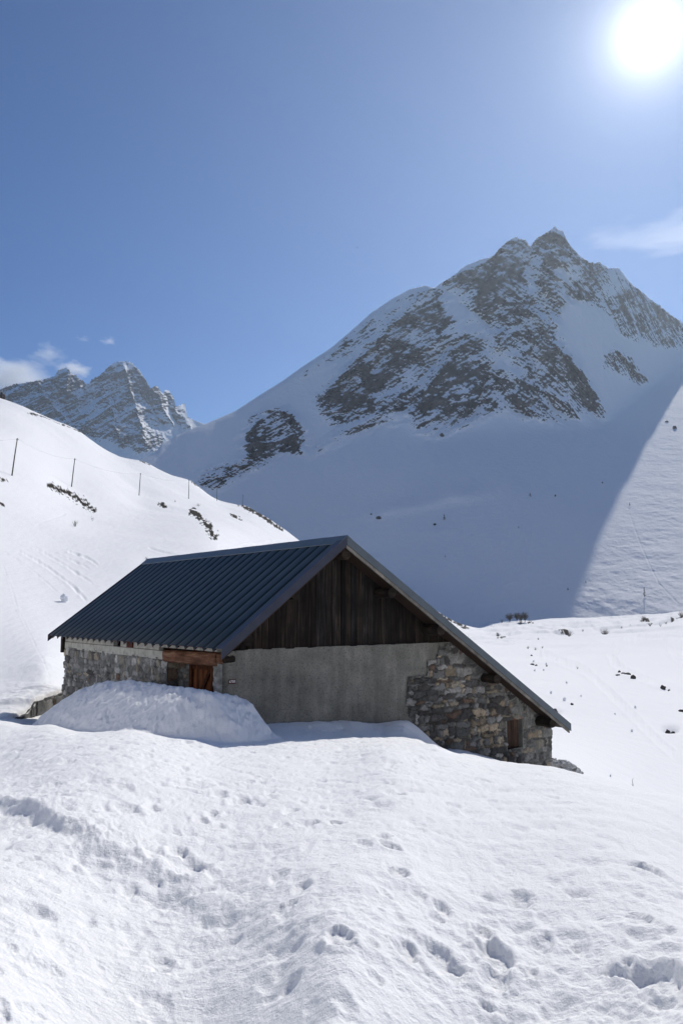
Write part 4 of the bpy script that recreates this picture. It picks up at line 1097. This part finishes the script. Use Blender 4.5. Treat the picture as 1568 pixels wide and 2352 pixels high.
tag(lwo, 'low rubble stone wall below the snow edge at the far left corner of the chalet', 'wall')
print('house', round(time.time() - T0, 1))

# ------------------------------------------------------------------ things in the landscape
def twigs(mb, n, h, spread, rad_, depth=2, rng=random):
    for k in range(n):
        a = rng.uniform(0, 6.283); tilt = rng.uniform(.05, spread); L = h * rng.uniform(.45, 1.08)
        d = Vector((math.cos(a) * math.sin(tilt), math.sin(a) * math.sin(tilt), math.cos(tilt)))
        base = Vector((math.cos(a), math.sin(a), 0)) * rng.uniform(0, .12) * h
        pts = [base - Vector((0, 0, .1 * h))]
        for j in range(1, 4):
            pts.append(base + d * L * j / 3 + Vector((rng.uniform(-1, 1), rng.uniform(-1, 1), rng.uniform(-.5, .5))) * .10 * L)
        mb.tube(pts, [rad_, rad_ * .75, rad_ * .5, rad_ * .25], 4, cap=False)
        for q in range(depth):
            f = rng.uniform(.35, .9); p = pts[0].lerp(pts[3], f)
            dd = (d + Vector((rng.uniform(-1, 1), rng.uniform(-1, 1), rng.uniform(-.2, .8))) * .8).normalized()
            mb.tube([p, p + dd * L * .18, p + dd * L * .36 + Vector((0, 0, .04 * L))], [rad_ * .5, rad_ * .38, rad_ * .2], 3, cap=False)

def shrub(x, y, wpx, hpx, label, dens=26, pale=False, group='bare shrubs poking through the snow'):
    p, d = stand(x, y); k = d / F; h = hpx * k; w = wpx * k * .5
    mb = MB(); rr = max(.007, .085 * k)
    twigs(mb, int(dens * 1.5), h, min(1.35, math.atan2(w, h) * 1.35), rr, 5)
    o = mb.build('shrub', 'pale_twig' if pale else 'twig_bark'); o.location = p; tag(o, label, 'shrub', group)
    return o
shrub(1389, 1453, 26, 16, 'round bare shrub on the near bank of the stream, largest on the valley floor', 70)
shrub(1307, 1459, 18, 12, 'bare shrub beside the dark stream opening in the middle of the valley', 44)
shrub(1478, 1427, 12, 9, 'dense dark shrub standing in the far stream opening on the right', 60)
shrub(1493, 1440, 12, 8, 'low bare shrub just below the far stream opening, nearest to it', 30)
shrub(1529, 1434, 10, 6, 'thin pale shrub near the right edge of the stream bank', 16, True)
shrub(1516, 1441, 8, 6, 'tiny pale shrub between two others below the far stream opening', 12, True)
shrub(1427, 1446, 6, 6, 'tiny upright pale shrub right of the large round shrub', 9, True)
shrub(1338, 1451, 8, 6, 'thin pale shrub between the stream opening and the large round shrub', 12, True)
shrub(1143, 1461, 13, 10, 'bare shrub on the snow bank at the left end of the stream', 40)
shrub(1195, 1434, 22, 10, 'low spreading shrub at the right foot of the bare trees', 46)
shrub(1212, 1491, 12, 6, 'pale grass-like shrub, leftmost of three in a row near the roof edge', 18, True)
shrub(1229, 1493, 11, 6, 'pale grass-like shrub, middle of three in a row near the roof edge', 18, True)
shrub(1245, 1491, 10, 6, 'pale grass-like shrub, rightmost of three in a row near the roof edge', 16, True)
shrub(1236, 1470, 9, 5, 'faint pale shrub on the snow above the row of three', 12, True)
shrub(1326, 1534, 7, 6, 'thin pale shrub beside the footpath in the valley snow', 10, True)
shrub(1564, 1420, 14, 14, 'bare shrub cut by the right edge of the picture at the stream', 34)
shrub(172, 1210, 13, 14, 'bare grey shrub on the hillside below the long earth strip', 26)
shrub(212, 1196, 6, 11, 'faint thin shrub right of the grey hillside shrub', 7, True)
shrub(402, 1152, 5, 6, 'tiny pale shrub by the foot of the fourth pole', 8, True)
shrub(455, 1163, 14, 8, 'pale withered shrub above the steep earth strip', 14, True)
shrub(336, 1288, 9, 9, 'small pale shrub on the snow just above the left end of the roof ridge', 10, True)

def bare_tree(x, y, hpx, wpx, label):
    p, d = stand(x, y, 300); k = d / F; h = hpx * k; w = wpx * k / 2
    root = empty('bare_tree', p); tag(root, label, 'tree', 'leafless trees at the foot of the mountain')
    mb = MB(); nst = random.randint(2, 3)
    for j in range(nst):
        a = random.uniform(0, 6.28); q = Vector((math.cos(a), math.sin(a), 0)) * w * .22
        mb.tube([q * .3 - Vector((0, 0, .4)), q * .6 + Vector((0, 0, h * .28)), q * 1.6 + Vector((0, 0, h * .6))], [.17, .12, .06], 6)
    mb.build('trunk', 'twig_bark', root)
    mb = MB()
    for j in range(190):
        f = random.uniform(.22, .75); a = random.uniform(0, 6.28); rr = w * random.uniform(.5, 1.0) * math.sin(math.pi * min(.98, (f + .12)))
        b = Vector((math.cos(a) * w * .12, math.sin(a) * w * .12, h * f * .7)); ph = math.asin(random.uniform(-.75, 1)); rr = random.uniform(.55, 1.05); e_ = Vector((math.cos(a) * math.cos(ph) * w * rr, math.sin(a) * math.cos(ph) * w * rr, h * .60 + math.sin(ph) * h * .40 * rr))
        m_ = b.lerp(e_, .5) + Vector((0, 0, .05 * h)); mb.tube([b, m_, e_], [.036, .030, .02], 3, cap=False)
        for q in range(3):
            s_ = m_.lerp(e_, random.random()); g = s_ + Vector((random.uniform(-1, 1), random.uniform(-1, 1), random.uniform(-.1, 1))) * .16 * h
            mb.tube([s_, g], [.024, .014], 3, cap=False)
    mb.build('crown', 'twig_bark', root)
bare_tree(1170, 1432, 22, 24, 'leafless tree standing apart at the left of the group by the slope foot')
bare_tree(1187, 1431, 22, 17, 'leafless tree, left one of the closely spaced three by the slope foot')
bare_tree(1196, 1432, 21, 15, 'leafless tree in the middle of the closely spaced three by the slope foot')
bare_tree(1205, 1431, 25, 19, 'tallest leafless tree, right end of the group by the slope foot')
shrub(1152, 1433, 7, 8, 'small leafless shrub just left of the bare trees', 16)

def larch(x, y, hpx, wpx, label, thin=False):
    p = on_mountain(x, y); d = math.hypot(p.x, p.y); k = d / F; h = hpx * k; w = wpx * k / 2
    root = empty('larch_tree', p); tag(root, label, 'tree', 'small larches scattered on the mountain slope')
    mb = MB(); mb.tube([(0, 0, -2), (0, 0, h * .5), (.02 * h, 0, h)], [.05 * h * .5, .018 * h, .006 * h], 6); mb.build('trunk', 'twig_bark', root)
    mb = MB(); nb_ = 90 if not thin else 60
    for j in range(nb_):
        f = random.uniform(.12, .97); a = random.uniform(0, 6.28); L = w * (1.08 - f) * random.uniform(.6, 1.15) + .05 * w
        b = Vector((0, 0, h * f)); e_ = b + Vector((math.cos(a) * L, math.sin(a) * L, -.15 * L + random.uniform(-.05, .1) * h))
        mb.tube([b, b.lerp(e_, .6) + Vector((0, 0, .02 * h)), e_], [.012 * h, .010 * h, .005 * h], 3, cap=False)
        for q in range(2):
            g = b.lerp(e_, random.uniform(.4, 1)); mb.tube([g, g + Vector((random.uniform(-1, 1), random.uniform(-1, 1), -.3)) * .05 * h], [.009 * h, .004 * h], 3, cap=False)
    mb.build('crown', 'needle_dark', root)
larch(1446, 1371, 20, 9, 'lone sparse larch on the sunlit lower slope on the right', True)
larch(1200, 1141, 9, 9, 'small round larch high on the shaded snow face')
larch(1011, 1195, 13, 9, 'dark larch at the left of the shaded snow face near small stones')
larch(1421, 1161, 7, 5, 'tiny larch close to the edge of the mountain shadow, upper one')
larch(1316, 1340, 6, 4, 'tiny larch at the very edge of the mountain shadow, lower one')
larch(1275, 1356, 7, 6, 'small faint larch low on the shaded face above the bare trees')
larch(1172, 1213, 5, 4, 'tiny larch in the middle of the shaded snow face')
larch(1012, 1281, 6, 4, 'tiny dark larch low on the shaded face, above the chalet roof')

def lump(name, pos, sx, sy, sz, seed, material, rough=.35, fine=.12, sub=4, parent=None):
    bm = bmesh.new(); bmesh.ops.create_icosphere(bm, subdivisions=sub, radius=1.0)
    co = np.array([v.co for v in bm.verts]); 
    n_ = perlin3(co[:, 0] * 1.2 + seed * 3.7, co[:, 1] * 1.2, co[:, 2] * 1.2, seed) * rough + perlin3(co[:, 0] * 3.2 + seed, co[:, 1] * 3.2, co[:, 2] * 3.2, seed + 1) * fine + np.abs(perlin3(co[:, 0] * 2.1, co[:, 1] * 2.1 + seed, co[:, 2] * 2.1, seed + 2)) * rough * .6
    for v, q in zip(bm.verts, n_): v.co = Vector((v.co.x * sx, v.co.y * sy, v.co.z * sz)) * (1 + float(q))
    me = bpy.data.meshes.new(name); bm.to_mesh(me); bm.free()
    o = link(name, me, material, parent); o.location = pos; o.rotation_euler = (0, 0, seed * 1.3)
    return o
def boulder(x, y, wpx, hpx, label, seed, cat='rock', name='boulder', material='boulder_rock', grp='dark rocks in the valley snow', r0=36, sink=.35, pos=None):
    if pos is None: p, d = stand(x, y, r0)
    else: p = pos; d = math.hypot(p.x, p.y)
    k = d / F; w = wpx * k / 2; h = hpx * k / 2
    o = lump(name, p + Vector((0, 0, h * (1 - 2 * sink))), w * .8, w * .7, h * 1.05, seed, material, sub=3 if wpx < 9 else 4)
    tag(o, label, cat, grp); return o
boulder(1273, 1629, 17, 15, 'grey pointed rock showing just above the right end of the roof', 3)
boulder(1532, 1672, 13, 20, 'tall dark rock in the snow hollow on the right', 5)
boulder(1545, 1677, 12, 13, 'dark rock leaning against the tall one in the snow hollow', 6)
boulder(1422, 1544, 8, 6, 'small dark rock at the upper end of the dark rock rib', 8)
for k_, (x_, y_, w_, h_) in enumerate(((1431, 1547, 13, 4), (1441, 1552, 16, 6), (1454, 1561, 14, 11))):
    boulder(x_, y_ + 1, w_, h_, ('flat dark slab in the rock rib, second from its upper end', 'dark slab in the middle of the rock rib', 'blunt dark rock at the lower end of the rock rib')[k_], 9 + k_)
boulder(1419, 1551, 14, 4, 'flat dark rock just left of the rock rib', 13)
boulder(1522, 1582, 12, 11, 'dark rock right of and below the rock rib', 14); boulder(1536, 1586, 7, 4, 'sliver of dark rock beside the lower right rock', 15)
boulder(1564, 1635, 14, 6, 'brown flat rock at the right edge of the picture', 16)
boulder(1313, 1619, 7, 6, 'small dark rock on the snow right of the roof edge', 17)
boulder(1222, 1527, 12, 5, 'flat dark rock under a white snow lump, left in the valley', 18); boulder(1231, 1528, 7, 4, 'small dark rock right beside the flat one under the snow lump', 19)
boulder(1255, 1531, 5, 4, 'small dark rock below a white snow lump', 20); boulder(1220, 1506, 6, 4, 'small dark rock above the snow lumps near the roof edge', 22)
boulder(6, 925, 22, 26, 'dark rock on the skyline at the top left of the hillside', 23, grp='rocks on the hillside and slopes', pos=at(3, 921, 396), sink=.35)
for x_, y_, w_, h_, lb, sd in ((866, 1190, 13, 8, 'dark stone with a snow cap low on the shaded face, larger of two', 24), (849, 1181, 6, 4, 'small dark stone left of the capped stone on the shaded face', 25), (990, 1205, 8, 5, 'flat dark stone below the dark larch on the shaded face', 26),
                               (1535, 983, 10, 9, 'round boulder on the sunlit upper right slope', 27), (1517, 968, 9, 5, 'stone above the round boulder on the sunlit upper right slope', 28), (1362, 1109, 4, 4, 'tiny dark stone on a white bump in the shaded face', 29), (1254, 1139, 5, 6, 'tiny dark stone right of the round larch', 30), (1008, 1000, 12, 10, 'dark stone just below the rock band', 31)):
    boulder(x_, y_, w_, h_, lb, sd, grp='rocks on the hillside and slopes', pos=on_mountain(x_, y_ + 1))
GC = 'white snow lumps rolled down the slope'
for k_, (x_, y_, w_, lb) in enumerate(((1265, 1595, 6, 'white snow lump right of the roof edge, above the larger one'), (1296, 1610, 8, 'larger white snow lump right of the roof edge'), (1458.6, 1628, 6, 'white snow lump beside the footpath on the right'),
                                       (1450.5, 1679, 6, 'white snow lump on the open slope below the footpath'), (1412, 1640, 4, 'tiny white snow lump on the open slope left of the footpath'), (1301, 1571, 5, 'tiny white snow lump on the slope above the roof edge'),
                                       (1227.5, 1542, 5, 'white snow lump below the flat dark rock'), (1254, 1528, 5, 'white snow lump above the small dark rock'), (1248, 1540, 4, 'tiny white snow lump near the small dark rock'), (1225, 1523, 5, 'pointed white snow lump sitting on the flat dark rock'),
                                       (1401.6, 1785, 5, 'small snow lump above the near snow crest on the right'), (1334, 1602, 4, 'tiny white snow lump in the middle of the open slope'))):
    boulder(x_, y_, w_, w_, lb, 40 + k_, 'snow lump', 'snow_lump', 'snow_clod', GC, sink=.12)
boulder(147, 1386, 19, 17, 'snow roller ball at the end of its track on the left hillside', 60, 'snowball', 'snowball', 'snow_clod', None, sink=.1)

# frozen lumpy crust by the right corner of the chalet
hc = at(1292, 1768, 31.0)
bm_ = []
root = empty('snow_heap', Vector((hc.x, hc.y, ground_z(hc.x, hc.y)))); tag(root, 'grey lumpy heap of frozen snow by the right corner of the stone wall', 'snow heap')
mb = MB(); V_all = []
bm = bmesh.new()
rh = np.random.default_rng(9)
zt = hc.z - root.location.z
for k_ in range(110):
    u = rh.uniform(-1, 1); fx = u * .62; top = (zt + .42 * (1 - ((u + .25) / 1.2) ** 2)) if u < .95 else zt
    zc = top - abs(rh.normal(0, .13)) - .08; yy = rh.normal(0, .16)
    s_ = rh.uniform(.05, .10)
    mt_ = Matrix.Translation((fx, yy, zc)) @ Matrix.Rotation(rh.uniform(0, 6), 4, 'Z') @ Matrix.Diagonal((s_ * rh.uniform(.8, 1.5), s_ * rh.uniform(.8, 1.4), s_ * rh.uniform(.7, 1.2), 1))
    bmesh.ops.create_icosphere(bm, subdivisions=2, radius=1.0, matrix=mt_)
mt_ = Matrix.Translation((0, .05, zt * .5 - .02)) @ Matrix.Diagonal((.66, .42, zt * .5 + .22, 1)); bmesh.ops.create_icosphere(bm, subdivisions=4, radius=1.0, matrix=mt_)
for v in bm.verts:
    q = v.co * 9
    v.co += v.normal * 0 + Vector((float(perlin3(q.x, q.y, q.z, 3)), float(perlin3(q.x + 9, q.y, q.z, 4)), float(perlin3(q.x, q.y + 7, q.z, 5)))) * .035
me = bpy.data.meshes.new('crust'); bm.to_mesh(me); bm.free()
link('crust', me, 'frozen_crust', root)

# dry stem sticking out of the crest
p, d = stand(1453, 1812, 36); k = d / F
mb = MB(); mb.tube([(0, 0, -.3), (.01, 0, 9 * k), (-.02, 0, 16 * k), (.04, 0, 21 * k)], [.016, .013, .010, .006], 5); mb.tube([(.0, 0, 6 * k), (-.06, .02, 9 * k)], [.008, .004], 4)
o = mb.build('dry_stem', 'twig_bark'); o.location = p; tag(o, 'single dry stem sticking up beyond the near snow crest on the right', 'plant')

# pole line
tops = []
PN = ['tall wooden pole nearest the left edge of the picture', 'wooden pole second from the left, above the long earth strip', 'wooden pole with its shadow lying on the snow, third from the left', 'wooden pole fourth from the left, left of the steep earth strip', 'thin far pole second from the right end of the line', 'farthest tiny pole at the right end of the line, on the skyline']
hts = [80, 62, 50, 43, 32, 26]; lean = [8, 5, 2, 0, 0, 0]
pole0 = None
for k_, ((x_, y_, r_), hpx, ln_) in enumerate(zip(poles_px, hts, lean)):
    b = at(x_, y_, r_); z = ground_z(b.x, b.y)
    root = empty('utility_pole', Vector((b.x, b.y, z))); tag(root, PN[k_], 'pole', 'wooden poles along the hillside')
    kx = r_ / F * 1.02; h = hpx * kx; lx = ln_ * kx
    mb = MB(); mb.tube([(0, 0, -.6), (lx * .5, 0, h * .5), (lx, 0, h)], [.15, .13, .10], 10); mb.build('post', 'pole_wood', root)
    for sx_ in (-.22, .22):
        mb = MB(); mb.tube([(lx + sx_, 0, h - .35), (lx + sx_, 0, h - .1)], [.06, .045], 8); mb.build('insulator', 'white_ceramic', root)
    mb = MB(); mb.tube([(lx - .3, 0, h - .38), (lx + .3, 0, h - .38)], .035, 6); mb.build('bracket', 'wire_black', root)
    tops.append(Vector((b.x + lx, b.y, z + h - .12)))
prev = tops[0] + (tops[0] - tops[1]) * 1.0 + Vector((0, 0, -4)); chain = [prev] + tops
for sx_, lab in ((-.22, 'thin overhead wire on the left side of the pole tops'), (.22, 'thin overhead wire on the right side of the pole tops')):
    pts = []
    for a, b in zip(chain[:-1], chain[1:]):
        L = (b - a).length
        for j in range(13):
            f = j / 13; q = a.lerp(b, f); q.z -= 4 * f * (1 - f) * L * .022; pts.append(q + Vector((sx_, 0, 0)))
    pts.append(chain[-1] + Vector((sx_, 0, 0)))
    mb = MB(); mb.tube(pts, .007, 4); o = mb.build('overhead_wire', 'wire_black'); tag(o, lab, 'wire', 'overhead wires strung between the poles')

# a bird far up in the sky
bp = at(820.5, 568.5, 180)
bird = empty('bird', bp); tag(bird, 'tiny dark bird flying high in the blue sky', 'bird')
bm = bmesh.new()
def ring(y, rx, rz, z=0): return [bm.verts.new((rx * math.cos(a), y, z + rz * math.sin(a))) for a in [i * math.pi / 4 for i in range(8)]]
prf = [(-.19, .006, .006, 0), (-.14, .03, .03, 0), (-.06, .045, .05, 0), (.03, .042, .045, 0), (.09, .025, .028, .005), (.13, .030, .032, .012), (.16, .02, .02, .01), (.185, .004, .004, .006)]
rings = [ring(*q) for q in prf]
for a, b in zip(rings[:-1], rings[1:]):
    for j in range(8): bm.faces.new((a[j], a[(j + 1) % 8], b[(j + 1) % 8], b[j]))
bm.faces.new(rings[0][::-1]); bm.faces.new(rings[-1])
me = bpy.data.meshes.new('body'); bm.to_mesh(me); bm.free(); bo = link('body', me, 'bird_black', bird, True)
for sg in (-1, 1):
    mb = MB()
    a = [(sg * .03, .06, .02), (sg * .20, .09, .16), (sg * .36, .0, .27), (sg * .22, -.05, .15), (sg * .03, -.06, .02)]
    mb.add([(x_, y_, z_ + .004) for x_, y_, z_ in a] + [(x_, y_, z_ - .004) for x_, y_, z_ in a], [(0, 1, 2, 3, 4), (9, 8, 7, 6, 5)] + [(i, i + 5, (i + 1) % 5 + 5, (i + 1) % 5) for i in range(5)])
    mb.build('wing', 'bird_black', bird)
mb = MB(); a = [(-.03, -.15, 0), (.03, -.15, 0), (.06, -.29, 0), (-.06, -.29, 0)]
mb.add([(x_, y_, z_ + .005) for x_, y_, z_ in a] + [(x_, y_, z_ - .005) for x_, y_, z_ in a], [(0, 1, 2, 3), (7, 6, 5, 4)] + [(i, i + 4, (i + 1) % 4 + 4, (i + 1) % 4) for i in range(4)]); mb.build('tail', 'bird_black', bird)

# ------------------------------------------------------------------ clouds: real volumes far beyond the mountains
def cloud_mat(name, scale, stretch, thr, dens, fall=1.0, seed=0.0):
    m = bpy.data.materials.new(name); m.use_nodes = True; q = NT(m); q.n.remove(q.n['Principled BSDF'])
    out = q.n['Material Output']; p = q.obj()
    ln = q.add('ShaderNodeVectorMath', {0: p}, operation='LENGTH').outputs['Value']
    nz = q.noise(q.add('ShaderNodeMapping', {'Vector': p, 'Scale': stretch, 'Location': (seed, seed * .7, 0)}).outputs[0], scale, 6, .58)
    v = q.math('ADD', q.math('MULTIPLY', q.math('SUBTRACT', 1.0, ln), fall), q.math('MULTIPLY', q.math('SUBTRACT', nz, .5), 2.4))
    v = q.math('MULTIPLY', q.math('MAXIMUM', q.math('SUBTRACT', v, thr), 0.0), dens)
    vs = q.add('ShaderNodeVolumePrincipled', {'Color': (1, 1, 1, 1), 'Density': v, 'Anisotropy': .35})
    q.l.new(vs.outputs[0], out.inputs['Volume']); return m
def cloud(x, y, wpx, hpx, r_, label, scale=1.6, stretch=(1, 1, 1), thr=.30, dens=.02, fall=1.0, seed=0.0, tilt=0.0):
    p = at(x, y, r_); k = p.length / F
    bm = bmesh.new(); bmesh.ops.create_icosphere(bm, subdivisions=4, radius=1.0); me = bpy.data.meshes.new('cloud'); bm.to_mesh(me); bm.free()
    o = bpy.data.objects.new('cloud', me); COL.objects.link(o); me.materials.append(cloud_mat('cloud_vapour', scale, stretch, thr, dens, fall, seed))
    o.location = p; o.scale = (wpx * k / 2, wpx * k / 2 * .6, hpx * k / 2); o.rotation_euler = (0, rad(tilt), -math.atan2(p.x, p.y))
    tag(o, label, 'cloud', 'small white clouds', 'stuff')
R_C = 11000
cloud(28, 866, 175, 88, R_C, 'white cumulus cloud behind the far summit at the left edge', 1.9, (1, 1, 1), .10, .0055, 1.6, 3.1)
cloud(112, 815, 110, 70, R_C, 'wispy cloud above the white cumulus on the left', 2.2, (1, 1, 1), .45, .005, 1.2, 5.3)
cloud(168, 850, 90, 50, R_C, 'small cloud tucked behind the notch of the far ridge', 1.8, (1, 1, 1), .30, .010, 1.3, 8.2)
cloud(190, 777, 50, 24, R_C, 'faint cloud scrap above the far ridge, left one', 1.8, (1, 1, 1), .55, .005, 1.2, 1.7)
cloud(252, 783, 60, 30, R_C, 'faint cloud scrap above the far summit, right one', 1.8, (1, 1, 1), .50, .008, 1.2, 2.6)
cloud(1545, 528, 440, 15, R_C, 'thin streak of white cloud right of the rocky peak', 1.3, (1.2, 1, .5),   .24, .0040, 1.2, 4.4, 2.0)

# ------------------------------------------------------------------ mountain air
hm = bpy.data.materials.new('thin_air'); hm.use_nodes = True; q = NT(hm); q.n.remove(q.n['Principled BSDF'])
vs = q.add('ShaderNodeVolumePrincipled', {'Color': (.74, .86, 1, 1), 'Density': 4.2e-5, 'Anisotropy': .60})
q.l.new(vs.outputs[0], q.n['Material Output'].inputs['Volume'])
mb = MB(); zlo = min(float(o_.data.vertices[i_].co.z) for o_ in (bpy.data.objects['mountain'], bpy.data.objects['far_mountain']) for i_ in range(0, len(o_.data.vertices), 7)); zlo = min(zlo, float(Zg.min())) - 2.0
mb.box((-3900, -1300, zlo), (3600, 6900, 1560)); o = mb.build('haze', None); o.data.materials.append(hm)
tag(o, 'thin blue mountain air between the camera and the peaks', None, None, 'stuff')
print('lowest', zlo)

# ------------------------------------------------------------------ light and sky
sun = bpy.data.lights.new('sun', 'SUN'); sun.energy = 4.1; sun.angle = rad(.53); sun.color = (1.0, .965, .91)
so = bpy.data.objects.new('sun', sun); COL.objects.link(so); so.rotation_euler = SUN.to_track_quat('Z', 'Y').to_euler(); so.location = (60, 150, 120)
w = bpy.data.worlds.new('World'); SC.world = w; w.use_nodes = True
q = NT(w); bg = q.n['Background']
sky = q.n.new('ShaderNodeTexSky'); sky.sky_type = 'NISHITA'; sky.sun_disc = False
sky.sun_elevation = SUN_EL; sky.sun_rotation = SUN_AZ; sky.altitude = 2100; sky.air_density = 1.0; sky.dust_density = .3; sky.ozone_density = 2.0
gen = q.add('ShaderNodeTexCoord').outputs['Generated']
dt = q.add('ShaderNodeVectorMath', {0: gen, 1: tuple(SUN)}, operation='DOT_PRODUCT').outputs['Value']
ang = q.math('MULTIPLY', q.math('ARCCOSINE', q.math('MINIMUM', dt, .999999)), 180 / math.pi)
def gl(amp, sig, pw=1.0):
    return q.math('MULTIPLY', q.math('POWER', 2.718282, q.math('MULTIPLY', q.math('POWER', q.math('DIVIDE', ang, sig), pw), -1.0)), amp)
au = q.math('ADD', q.math('ADD', gl(34.0, 1.0), gl(10.0, 2.6)), gl(1.5, 7.5))
auc = q.add('ShaderNodeVectorMath', {0: (1.0, 1.0, 1.02)}, operation='SCALE'); q.l.new(au, auc.inputs['Scale'])
skc = q.add('ShaderNodeVectorMath', {0: sky.outputs[0], 1: (.39, .75, 1.17)}, operation='MULTIPLY').outputs[0]
tot = q.add('ShaderNodeVectorMath', {0: skc, 1: auc.outputs[0]}, operation='ADD').outputs[0]
q.l.new(tot, bg.inputs['Color']); bg.inputs['Strength'].default_value = .068

SC.view_settings.view_transform = 'Standard'; SC.view_settings.look = 'None'; SC.view_settings.exposure = 0; SC.view_settings.gamma = 1
SC.cycles.max_bounces = 6; SC.cycles.diffuse_bounces = 4; SC.cycles.glossy_bounces = 2; SC.cycles.volume_bounces = 8
SC.cycles.use_denoising = True
print('script', round(time.time() - T0, 1))
